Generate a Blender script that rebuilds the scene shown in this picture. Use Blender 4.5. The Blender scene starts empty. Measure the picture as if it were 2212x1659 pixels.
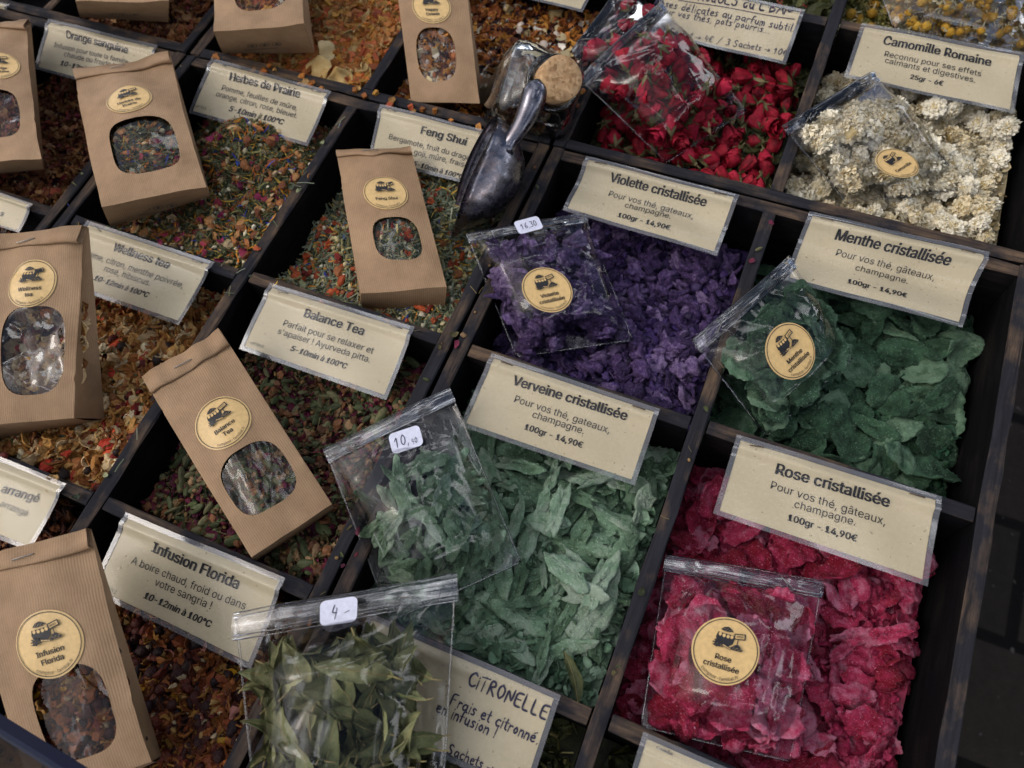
import bpy, math, random, os
import numpy as np
from mathutils import Vector, Matrix, Euler
from mathutils.geometry import delaunay_2d_cdt

rng = np.random.default_rng(11)
random.seed(11)
SC = bpy.context.scene
COL = SC.collection

# ------------------------------------------------------------------ camera
P = 0.18                 # width of one compartment
Q = 0.1941               # depth of one compartment
RX, RY, RZ = 0.45501, 0.08566, 0.39230
CAM = np.array([0.54013, -0.41172, 0.47872])
F = 0.75438
cd = bpy.data.cameras.new("camera"); cam = bpy.data.objects.new("camera", cd); COL.objects.link(cam)
cam.location = CAM; cam.rotation_euler = (RX, RY, RZ)
cd.sensor_width = 36; cd.lens = 36*F; cd.clip_start = 0.01; cd.clip_end = 500
cd.dof.use_dof = True; cd.dof.focus_distance = 0.52; cd.dof.aperture_fstop = 9.0
SC.camera = cam

# ------------------------------------------------------------------ light
CLOUD = 34.0
SUN_DIR = Vector((-0.60, -0.34, 0.72)).normalized()      # towards the light
w = bpy.data.worlds.new("World"); SC.world = w; w.use_nodes = True
nt = w.node_tree
sky = nt.nodes.new("ShaderNodeTexSky"); sky.sky_type = 'NISHITA'; sky.sun_disc = False
sky.sun_elevation = math.asin(SUN_DIR.z); sky.sun_rotation = math.atan2(SUN_DIR.x, SUN_DIR.y)
sky.air_density = .7; sky.dust_density = 5.0; sky.ozone_density = 1.0
bg = nt.nodes["Background"]; bg.inputs[1].default_value = 0.15
tcw = nt.nodes.new("ShaderNodeTexCoord"); cl = nt.nodes.new("ShaderNodeTexNoise"); cl.inputs["Scale"].default_value = 3.4; cl.inputs["Detail"].default_value = 5; cl.inputs["Roughness"].default_value = .5
nt.links.new(tcw.outputs["Generated"], cl.inputs["Vector"])
cr_ = nt.nodes.new("ShaderNodeMapRange"); cr_.inputs["From Min"].default_value = .55; cr_.inputs["From Max"].default_value = .66; cr_.interpolation_type = 'SMOOTHSTEP'
nt.links.new(cl.outputs[0], cr_.inputs["Value"])
cm = nt.nodes.new("ShaderNodeMix"); cm.data_type = 'RGBA'; cm.inputs[7].default_value = (CLOUD, CLOUD*1.01, CLOUD*1.06, 1)
nt.links.new(cr_.outputs[0], cm.inputs[0]); nt.links.new(sky.outputs[0], cm.inputs[6]); nt.links.new(cm.outputs[2], bg.inputs[0])
ld = bpy.data.lights.new("sun", 'SUN'); ld.energy = 0.6; ld.angle = math.radians(18); ld.color = (1.0, 0.95, 0.88)
sun = bpy.data.objects.new("sun", ld); COL.objects.link(sun)
sun.rotation_euler = SUN_DIR.to_track_quat('Z', 'Y').to_euler()
SC.view_settings.view_transform = 'Standard'; SC.view_settings.look = 'None'
SC.view_settings.exposure = -0.25; SC.view_settings.gamma = 1.0
SC.render.engine = 'CYCLES'
cy = SC.cycles
cy.max_bounces = 10; cy.transparent_max_bounces = 40; cy.diffuse_bounces = 3; cy.glossy_bounces = 4
cy.transmission_bounces = 8; cy.caustics_reflective = False; cy.caustics_refractive = False
cy.use_denoising = True; cy.sample_clamp_indirect = 4.0

# ------------------------------------------------------------------ geometry of the view (used to lay things out on the crates)
def _rot(rx, ry, rz):
    c, s = math.cos, math.sin
    X = np.array([[1,0,0],[0,c(rx),-s(rx)],[0,s(rx),c(rx)]])
    Y = np.array([[c(ry),0,s(ry)],[0,1,0],[-s(ry),0,c(ry)]])
    Z = np.array([[c(rz),-s(rz),0],[s(rz),c(rz),0],[0,0,1]])
    return Z @ Y @ X
MR = _rot(RX, RY, RZ)
def at(x, y, z):
    r = MR @ np.array([(x-1106)/2212/F, -(y-829.5)/2212/F, -1.0])
    return CAM + r*((z-CAM[2])/r[2])
def prj(wp):
    v = (np.asarray(wp)-CAM) @ MR
    return np.stack([1106+F*2212*v[..., 0]/-v[..., 2], 829.5-F*2212*v[..., 1]/-v[..., 2]], -1)
K = .3472
OFF = dict(a=(0,0), b=(713,0), c=(1444,0), d=(0,521), e=(713,521), f=(1444,521), g=(0,1083), h=(548.6,1083), i=(1262,1083), j=(1700.7,1083), o=None)
def pp(r, x, y):
    if r == 'o': return (x, y)
    o = OFF[r]; return (o[0]+K*x, o[1]+K*y)

# ------------------------------------------------------------------ materials
def mat(name):
    m = bpy.data.materials.new(name); m.use_nodes = True
    n = m.node_tree.nodes; b = n["Principled BSDF"]
    return m, n, m.node_tree.links, b
def ramp(n, stops, interp='LINEAR'):
    r = n.new("ShaderNodeValToRGB"); e = r.color_ramp.elements; r.color_ramp.interpolation = interp
    while len(e) < len(stops): e.new(0.5)
    for k, (p, c) in enumerate(stops):
        e[k].position = p; e[k].color = (*c, 1) if len(c) == 3 else c
    return r
def noise(n, l, scale, detail=4, rough=.55, vec=None, dist=0.0):
    t = n.new("ShaderNodeTexNoise"); t.inputs["Scale"].default_value = scale; t.inputs["Detail"].default_value = detail
    t.inputs["Roughness"].default_value = rough; t.inputs["Distortion"].default_value = dist
    if vec is not None: l.new(vec, t.inputs["Vector"])
    return t
def bump(n, l, h, strength, dist, b):
    t = n.new("ShaderNodeBump"); t.inputs["Strength"].default_value = strength; t.inputs["Distance"].default_value = dist
    l.new(h, t.inputs["Height"]); l.new(t.outputs[0], b.inputs["Normal"]); return t
def coords(n, l, kind="Object", scale=None, jitter=False):
    tc = n.new("ShaderNodeTexCoord"); out = tc.outputs[kind]
    if scale is not None or jitter:
        mp = n.new("ShaderNodeMapping"); l.new(out, mp.inputs["Vector"])
        if scale is not None: mp.inputs["Scale"].default_value = scale
        if jitter:
            oi = n.new("ShaderNodeObjectInfo"); mu = n.new("ShaderNodeMath"); mu.operation = 'MULTIPLY'; mu.inputs[1].default_value = 37.0
            l.new(oi.outputs["Random"], mu.inputs[0]); l.new(mu.outputs[0], mp.inputs["Location"])
        out = mp.outputs[0]
    return out
def mixc(n, l, fac, a, b_, mode='MIX'):
    m = n.new("ShaderNodeMix"); m.data_type = 'RGBA'; m.blend_type = mode
    for sock, v in ((m.inputs[0], fac), (m.inputs[6], a), (m.inputs[7], b_)):
        if hasattr(v, 'links') or hasattr(v, 'is_output'): l.new(v, sock)
        elif isinstance(v, (int, float)): sock.default_value = v
        else: sock.default_value = (*v, 1)
    return m.outputs[2]

def m_wood(name, dark, light, amount):
    m, n, l, b = mat(name)
    v = coords(n, l, "Object", (6, 90, 60), True)
    g = noise(n, l, 3.0, 6, .65, v, .6)
    v2 = coords(n, l, "Object", (1.0, 1.6, 1.6), True)
    p = noise(n, l, 22.0, 5, .6, v2)
    r1 = ramp(n, [(.30, (0.0,)*3), (.72, (1.0,)*3)]); l.new(g.outputs[0], r1.inputs[0])
    r2 = ramp(n, [(.52-.12*amount, (0.0,)*3), (.72, (1.0,)*3)]); l.new(p.outputs[0], r2.inputs[0])
    mm = n.new("ShaderNodeMath"); mm.operation = 'MULTIPLY'; l.new(r1.outputs[0], mm.inputs[0]); l.new(r2.outputs[0], mm.inputs[1])
    c1 = mixc(n, l, r1.outputs[0], tuple(.45*x for x in dark), dark)
    c = mixc(n, l, mm.outputs[0], c1, light)
    l.new(c, b.inputs["Base Color"]); b.inputs["Roughness"].default_value = .82; b.inputs["Specular IOR Level"].default_value = .08
    f = noise(n, l, 160, 4, .7, coords(n, l, "Object", (.15, 1, 1), True))
    bump(n, l, f.outputs[0], .55, .0012, b)
    return m
WOOD = m_wood("stained_wood", (.0045, .0045, .0058), (.016, .013, .011), .4)
WOODTOP = m_wood("worn_wood", (.026, .0265, .032), (.21, .135, .075), .45)

def m_plain(name, col, rough=.6, spec=.3, metal=0.0):
    m, n, l, b = mat(name)
    b.inputs["Base Color"].default_value = (*col, 1); b.inputs["Roughness"].default_value = rough
    b.inputs["Specular IOR Level"].default_value = spec; b.inputs["Metallic"].default_value = metal
    nz = noise(n, l, 400, 3, .6, coords(n, l)); rr = ramp(n, [(.3, tuple(.88*c for c in col)), (.7, tuple(min(1, 1.08*c) for c in col))])
    l.new(nz.outputs[0], rr.inputs[0]); l.new(rr.outputs[0], b.inputs["Base Color"])
    return m
INK = m_plain("black_ink", (.016, .016, .018), .45)
MARKER = m_plain("marker_ink", (.020, .017, .045), .5)
STICK = m_plain("sticker_paper", (.60, .41, .17), .42, .4)
PRICE = m_plain("price_label", (.66, .68, .80), .5)
STAPLE = m_plain("staple_wire", (.32, .30, .27), .42, .5, 1.0)
RUST = m_plain("rusty_staple", (.11, .08, .055), .6, .3, .6)
PRINT = m_plain("bag_print", (.045, .055, .05), .7)
NAVY = m_plain("navy_plastic", (.012, .018, .045), .4)

def m_kraft():
    m, n, l, b = mat("kraft_paper")
    uv = n.new("ShaderNodeUVMap").outputs[0]
    wv = n.new("ShaderNodeTexWave"); wv.wave_type = 'BANDS'; wv.bands_direction = 'X'; wv.inputs["Scale"].default_value = 210
    wv.inputs["Distortion"].default_value = 1.2; wv.inputs["Detail"].default_value = 2; wv.inputs["Detail Scale"].default_value = .6
    l.new(uv, wv.inputs["Vector"])
    n1 = noise(n, l, 45, 6, .6, coords(n, l, jitter=True)); n2 = noise(n, l, 900, 3, .6, coords(n, l))
    r = ramp(n, [(.25, (.215, .133, .070)), (.75, (.345, .222, .124))]); l.new(n1.outputs[0], r.inputs[0])
    c = mixc(n, l, .10, r.outputs[0], wv.outputs[0], 'OVERLAY')
    c = mixc(n, l, .12, c, n2.outputs[0], 'OVERLAY')
    l.new(c, b.inputs["Base Color"]); b.inputs["Roughness"].default_value = .62; b.inputs["Specular IOR Level"].default_value = .28
    cr = noise(n, l, 28, 3, .5, coords(n, l), 1.5)
    a = n.new("ShaderNodeMath"); a.operation = 'MULTIPLY_ADD'; a.inputs[1].default_value = 5.0
    l.new(cr.outputs[0], a.inputs[0]); l.new(wv.outputs["Fac"], a.inputs[2])
    bump(n, l, a.outputs[0], .20, .0008, b)
    return m
KRAFT = m_kraft()

def m_card():
    m, n, l, b = mat("sign_card")
    n1 = noise(n, l, 18, 4, .5, coords(n, l, jitter=True)); n2 = noise(n, l, 420, 2, .5, coords(n, l)); n3 = noise(n, l, 520, 1, .4, coords(n, l))
    r = ramp(n, [(.3, (.465, .398, .258)), (.7, (.55, .478, .322))]); l.new(n1.outputs[0], r.inputs[0])
    c = mixc(n, l, .10, r.outputs[0], n2.outputs[0], 'OVERLAY')
    sp = ramp(n, [(.735, (0, 0, 0)), (.77, (1, 1, 1))]); l.new(n3.outputs[0], sp.inputs[0])
    c = mixc(n, l, sp.outputs[0], c, (.22, .16, .10))
    l.new(c, b.inputs["Base Color"]); b.inputs["Roughness"].default_value = .7
    return m
CARD = m_card()

def m_film(name, gloss, rough, bs, bd, body=0.0, tint=(1, 1, 1), bscale=60, ior=1.5):
    m, n, l, b = mat(name)
    out = n["Material Output"]; n.remove(b)
    tr = n.new("ShaderNodeBsdfTransparent"); tr.inputs[0].default_value = (*tint, 1)
    gl = n.new("ShaderNodeBsdfGlossy"); gl.inputs["Roughness"].default_value = rough
    fr = n.new("ShaderNodeFresnel"); fr.inputs[0].default_value = ior
    mu = n.new("ShaderNodeMath"); mu.operation = 'MULTIPLY_ADD'; mu.inputs[1].default_value = gloss; mu.inputs[2].default_value = .004; mu.use_clamp = True
    nz = noise(n, l, bscale, 3, .55, coords(n, l), 1.2)
    bm = n.new("ShaderNodeBump"); bm.inputs["Strength"].default_value = bs; bm.inputs["Distance"].default_value = bd
    l.new(nz.outputs[0], bm.inputs["Height"]); l.new(bm.outputs[0], gl.inputs["Normal"]); l.new(bm.outputs[0], fr.inputs["Normal"])
    l.new(fr.outputs[0], mu.inputs[0])
    mx = n.new("ShaderNodeMixShader"); l.new(mu.outputs[0], mx.inputs[0]); l.new(tr.outputs[0], mx.inputs[1]); l.new(gl.outputs[0], mx.inputs[2])
    res = mx.outputs[0]
    if body > 0:
        df = n.new("ShaderNodeBsdfDiffuse"); df.inputs[0].default_value = (.8, .83, .88, 1)
        m2 = n.new("ShaderNodeMixShader"); m2.inputs[0].default_value = body; l.new(res, m2.inputs[1]); l.new(df.outputs[0], m2.inputs[2]); res = m2.outputs[0]
    l.new(res, out.inputs[0])
    return m
FILM = m_film("clear_bag_film", .72, .015, .05, .001, .0, (.997, .997, .997), 30)
FILMROLL = m_film("rolled_film", 1.5, .04, .05, .001, .003, (.99, .99, .99), 60)
WINDOW = m_film("window_film", .7, .03, .05, .001, .0, (.98, .98, .98), 40)
WINDOWC = m_film("crinkled_window_film", 1.6, .03, .12, .002, .002, (.98, .98, .98), 40)
LAMI = m_film("laminate", .34, .12, .25, .0005, .002, (.99, .99, .99), 420)
LAMIEDGE = m_film("laminate_edge", 1.5, .10, .04, .001, .10, (.90, .92, .97), 40)
ACRYL = m_film("acrylic_sheet", .8, .02, .0, .001, .02, (.60, .64, .72), 20)

def m_vcol(name, rough=.6, spec=.3, bumps=.5, var=.35):
    m, n, l, b = mat(name)
    a = n.new("ShaderNodeVertexColor"); a.layer_name = "col"
    nz = noise(n, l, 420, 4, .65, coords(n, l))
    c = mixc(n, l, var, a.outputs[0], nz.outputs[0], 'OVERLAY')
    l.new(c, b.inputs["Base Color"]); b.inputs["Roughness"].default_value = rough; b.inputs["Specular IOR Level"].default_value = spec
    bump(n, l, nz.outputs[0], bumps, .0012, b)
    return m
TEA = m_vcol("dried_tea", .62, .28, .5, .25)

def m_sugar(name, deep, mid, pale, speck=.35, sc=1.0, spread=.40):
    m, n, l, b = mat(name)
    v = coords(n, l, "Object", None, True)
    oi = n.new("ShaderNodeObjectInfo")
    n1 = noise(n, l, 1.9*sc, 5, .65, v); n2 = noise(n, l, 15, 2, .6, v); n3 = noise(n, l, 7.5, 5, .75, v)
    r = ramp(n, [(.30, deep), (.52, mid), (.74, pale)])
    ad = n.new("ShaderNodeMath"); ad.operation = 'MULTIPLY_ADD'; ad.inputs[1].default_value = spread; l.new(oi.outputs["Random"], ad.inputs[0])
    sb = n.new("ShaderNodeMath"); sb.operation = 'SUBTRACT'; sb.inputs[1].default_value = spread/2; l.new(n1.outputs[0], sb.inputs[0]); l.new(sb.outputs[0], ad.inputs[2])
    l.new(ad.outputs[0], r.inputs[0])
    sp = ramp(n, [(.60, (0, 0, 0)), (.70, (1, 1, 1))]); l.new(n2.outputs[0], sp.inputs[0])
    sf = n.new("ShaderNodeMath"); sf.operation = 'MULTIPLY'; sf.inputs[1].default_value = speck; l.new(sp.outputs[0], sf.inputs[0])
    c = mixc(n, l, sf.outputs[0], r.outputs[0], tuple(min(1, x*1.5+.12) for x in pale))
    l.new(c, b.inputs["Base Color"]); b.inputs["Roughness"].default_value = .5; b.inputs["Specular IOR Level"].default_value = .4
    b.inputs["Subsurface Weight"].default_value = 0.0
    bump(n, l, n3.outputs[0], 1.0, .0042, b)
    return m
M_ROSE = m_sugar("sugared_rose", (.32, .005, .028), (.60, .040, .125), (.76, .27, .39), .65)
M_MINT = m_sugar("sugared_mint", (.018, .056, .028), (.060, .145, .076), (.18, .30, .19), .55)
M_VERV = m_sugar("sugared_verbena", (.085, .160, .085), (.195, .330, .205), (.40, .51, .39), .45)
M_VIOL = m_sugar("sugared_violet", (.034, .016, .078), (.120, .064, .215), (.36, .26, .49), .65, 1.5)

def m_leaf(name, stops, rough=.6, sc=120):
    m, n, l, b = mat(name)
    v = coords(n, l, "Object", None, True); oi = n.new("ShaderNodeObjectInfo")
    n1 = noise(n, l, sc*.02, 5, .62, v)
    ad = n.new("ShaderNodeMath"); ad.operation = 'MULTIPLY_ADD'; ad.inputs[1].default_value = .34; l.new(oi.outputs["Random"], ad.inputs[0])
    sb = n.new("ShaderNodeMath"); sb.operation = 'SUBTRACT'; sb.inputs[1].default_value = .17; l.new(n1.outputs[0], sb.inputs[0]); l.new(sb.outputs[0], ad.inputs[2])
    r = ramp(n, stops); l.new(ad.outputs[0], r.inputs[0]); l.new(r.outputs[0], b.inputs["Base Color"])
    b.inputs["Roughness"].default_value = rough; b.inputs["Specular IOR Level"].default_value = .25
    n3 = noise(n, l, 9, 4, .6, v); bump(n, l, n3.outputs[0], .6, .0016, b)
    return m
M_CITR = m_leaf("dried_verbena_leaf", [(.25, (.060, .070, .026)), (.5, (.130, .145, .060)), (.75, (.24, .24, .115))], .6, 60)
M_MIDRIB = m_plain("leaf_midrib", (.24, .19, .08), .6)
M_BUD = m_leaf("red_rosebud", [(.28, (.10, .003, .010)), (.52, (.32, .008, .022)), (.76, (.50, .02, .06))], .55, 90)
M_PINKBUD = m_leaf("coral_rosebud", [(.28, (.30, .05, .03)), (.52, (.50, .10, .06)), (.76, (.55, .22, .15))], .55, 90)
M_SEPAL = m_leaf("sepal", [(.28, (.05, .05, .016)), (.52, (.12, .11, .045)), (.76, (.26, .21, .11))], .6, 90)
M_CHAM = m_leaf("cream_petal", [(.16, (.48, .34, .15)), (.34, (.72, .62, .40)), (.60, (.87, .82, .66))], .6, 140)
M_CHAMC = m_leaf("cream_heart", [(.28, (.46, .34, .14)), (.52, (.60, .48, .24)), (.76, (.68, .58, .34))], .6, 140)
M_YELC = m_leaf("yellow_heart", [(.25, (.22, .11, .010)), (.5, (.42, .23, .02)), (.76, (.50, .32, .06))], .7, 140)
M_YELP = m_leaf("white_ray", [(.28, (.30, .25, .11)), (.52, (.46, .42, .25)), (.76, (.58, .54, .38))], .6, 140)

def m_cork():
    m, n, l, b = mat("cork")
    v = n.new("ShaderNodeTexVoronoi"); v.inputs["Scale"].default_value = 420; l.new(coords(n, l), v.inputs["Vector"])
    r = ramp(n, [(0, (.19, .095, .035)), (.3, (.36, .21, .095)), (1, (.50, .33, .17))]); l.new(v.outputs["Color"], r.inputs[0])
    nz = noise(n, l, 260, 4, .6, coords(n, l)); c = mixc(n, l, .5, r.outputs[0], nz.outputs[0], 'OVERLAY')
    l.new(c, b.inputs["Base Color"]); b.inputs["Roughness"].default_value = .8; bump(n, l, nz.outputs[0], .5, .001, b)
    return m
CORK = m_cork()
def m_metal():
    m, n, l, b = mat("old_pewter")
    b.inputs["Metallic"].default_value = 1.0
    n1 = noise(n, l, 35, 6, .65, coords(n, l)); n2 = noise(n, l, 260, 4, .6, coords(n, l))
    r = ramp(n, [(.28, (.07, .07, .085)), (.5, (.17, .17, .20)), (.62, (.22, .18, .18)), (.8, (.20, .20, .225))]); l.new(n1.outputs[0], r.inputs[0])
    l.new(r.outputs[0], b.inputs["Base Color"])
    r2 = ramp(n, [(.3, (.17,)*3), (.75, (.42,)*3)]); l.new(n2.outputs[0], r2.inputs[0]); l.new(r2.outputs[0], b.inputs["Roughness"])
    bump(n, l, n1.outputs[0], .25, .002, b)
    return m
METAL = m_metal()
def m_glass():
    m, n, l, b = mat("bottle_glass")
    b.inputs["Base Color"].default_value = (.93, .96, .95, 1); b.inputs["Transmission Weight"].default_value = 1.0
    b.inputs["Roughness"].default_value = .0; b.inputs["IOR"].default_value = 1.46
    nz = noise(n, l, 45, 2, .5, coords(n, l)); bump(n, l, nz.outputs[0], .25, .002, b)
    return m
GLASS = m_glass()
def m_ground():
    m, n, l, b = mat("paving")
    br = n.new("ShaderNodeTexBrick"); l.new(coords(n, l, "Object"), br.inputs["Vector"])
    br.inputs["Scale"].default_value = 1.0; br.inputs["Brick Width"].default_value = .20; br.inputs["Row Height"].default_value = .20; br.inputs["Mortar Size"].default_value = .010
    br.inputs["Color1"].default_value = (.013, .0115, .010, 1); br.inputs["Color2"].default_value = (.021, .0175, .014, 1); br.inputs["Mortar"].default_value = (.003, .003, .003, 1)
    nz = noise(n, l, 60, 6, .7, coords(n, l)); c = mixc(n, l, .5, br.outputs[0], nz.outputs[0], 'OVERLAY')
    sp = noise(n, l, 70, 1, .4, coords(n, l)); rr = ramp(n, [(.72, (0, 0, 0)), (.77, (1, 1, 1))]); l.new(sp.outputs[0], rr.inputs[0])
    c = mixc(n, l, rr.outputs[0], c, (.05, .045, .042)); l.new(c, b.inputs["Base Color"]); b.inputs["Roughness"].default_value = .9; b.inputs["Specular IOR Level"].default_value = .08
    bump(n, l, nz.outputs[0], .6, .006, b)
    return m
PAVING = m_ground()

# ------------------------------------------------------------------ object helpers
def tag(o, label=None, cat=None, group=None, kind=None):
    if label: o["label"] = label
    if cat: o["category"] = cat
    if group: o["group"] = group
    if kind: o["kind"] = kind
    return o
def mesh_np(name, verts, faces, mats, uv=None, col=None, mi=None, smooth=True):
    """faces: list of index tuples or an (n,k) array"""
    me = bpy.data.meshes.new(name)
    v = np.ascontiguousarray(np.asarray(verts, dtype=np.float32).reshape(-1, 3))
    me.vertices.add(len(v)); me.vertices.foreach_set("co", v.ravel())
    if isinstance(faces, np.ndarray):
        k = faces.shape[1]; li = faces.astype(np.int32).ravel(); starts = np.arange(len(faces), dtype=np.int32)*k; nf = len(faces)
    else:
        ln = np.array([len(f) for f in faces], dtype=np.int32); li = np.array([i for f in faces for i in f], dtype=np.int32)
        starts = np.concatenate([[0], np.cumsum(ln)[:-1]]).astype(np.int32); nf = len(faces)
    me.loops.add(len(li)); me.loops.foreach_set("vertex_index", li)
    me.polygons.add(nf); me.polygons.foreach_set("loop_start", starts)
    for m in (mats if isinstance(mats, (list, tuple)) else [mats]): me.materials.append(m)
    if mi is not None: me.polygons.foreach_set("material_index", np.asarray(mi, dtype=np.int32))
    me.polygons.foreach_set("use_smooth", np.full(nf, bool(smooth)))
    me.update(calc_edges=True)
    if uv is not None:
        lay = me.uv_layers.new(name="UVMap"); lay.data.foreach_set("uv", np.asarray(uv, dtype=np.float32)[li].ravel())
    if col is not None:
        ca = me.color_attributes.new("col", 'FLOAT_COLOR', 'POINT')
        c4 = np.ones((len(v), 4), dtype=np.float32); c4[:, :3] = col; ca.data.foreach_set("color", c4.ravel())
    me.validate()
    return me
def obj(name, me, parent=None, root=None):
    o = bpy.data.objects.new(name, me); COL.objects.link(o)
    if parent is not None:
        o.parent = parent
        if root is not None and parent is root: o.location = -root.location
    return o
def empty(name, loc, label, cat, group=None):
    o = bpy.data.objects.new(name, None); COL.objects.link(o); o.location = Vector([float(x) for x in loc]); o.empty_display_size = .01
    return tag(o, label, cat, group)
def grid_faces(nu, nv, off=0, flip=False):
    i, j = np.meshgrid(np.arange(nu-1), np.arange(nv-1), indexing='ij')
    a = (i*nv+j).ravel()+off
    f = np.stack([a, a+nv, a+nv+1, a+1], 1)
    return f[:, ::-1] if flip else f
class MB:
    def __init__(s): s.v = []; s.f = []; s.m = []; s.n = 0
    def add(s, v, f, m=0):
        v = np.asarray(v, float).reshape(-1, 3)
        for q in (f.tolist() if isinstance(f, np.ndarray) else f): s.f.append(tuple(int(i)+s.n for i in q)); s.m.append(m)
        s.v.append(v); s.n += len(v)
    def tube(s, pts, r, seg=6, m=0, cap=True):
        pts = [np.asarray(p, float) for p in pts]; rs = r if hasattr(r, '__len__') else [r]*len(pts)
        V = []
        for k, p in enumerate(pts):
            t = pts[min(k+1, len(pts)-1)]-pts[max(k-1, 0)]; t = t/(np.linalg.norm(t)+1e-12)
            a = np.array([0, 0, 1.]) if abs(t[2]) < .9 else np.array([1., 0, 0]); x = np.cross(a, t); x /= np.linalg.norm(x); y = np.cross(t, x)
            for q in range(seg):
                g = 2*math.pi*q/seg; V.append(p+rs[k]*(x*math.cos(g)+y*math.sin(g)))
        Fc = []
        for k in range(len(pts)-1):
            for q in range(seg): Fc.append((k*seg+q, k*seg+(q+1) % seg, (k+1)*seg+(q+1) % seg, (k+1)*seg+q))
        if cap: Fc.append(tuple(range(seg))[::-1]); Fc.append(tuple((len(pts)-1)*seg+q for q in range(seg)))
        s.add(V, Fc, m)
    def build(s, name, mats, smooth=True): return mesh_np(name, np.concatenate(s.v), s.f, mats, mi=s.m, smooth=smooth)

# ------------------------------------------------------------------ lettering
FONT = None
try:
    fp = os.path.join(bpy.utils.system_resource('DATAFILES', path='fonts'), "Inter.woff2")
    FONT = bpy.data.fonts.load(fp)
except Exception:
    FONT = None
_tc = {}
def text2d(txt, bold=0.0, shear=0.0):
    """flat lettering: verts (n,2) with height 1 = font size, and faces"""
    key = (txt, bold, shear)
    if key in _tc: return _tc[key]
    cu = bpy.data.curves.new("t", 'FONT'); cu.body = txt; cu.size = 1.0; cu.resolution_u = 3; cu.offset = bold*.45; cu.shear = shear
    if FONT: cu.font = FONT
    ob = bpy.data.objects.new("t", cu); COL.objects.link(ob)
    dg = bpy.context.evaluated_depsgraph_get(); me = bpy.data.meshes.new_from_object(ob.evaluated_get(dg))
    v = np.empty(len(me.vertices)*3, np.float32); me.vertices.foreach_get("co", v); v = v.reshape(-1, 3)[:, :2].astype(float)
    f = [tuple(p.vertices) for p in me.polygons]
    if bold > 0:                                               # struck twice, like a bold face
        n_ = len(v); d_ = np.array([bold*1.1, 0]); v = np.concatenate([v-d_, v+d_]); f = f+[tuple(i+n_ for i in q) for q in f]
    bpy.data.objects.remove(ob); bpy.data.curves.remove(cu); bpy.data.meshes.remove(me)
    _tc[key] = (v, f); return _tc[key]

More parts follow.
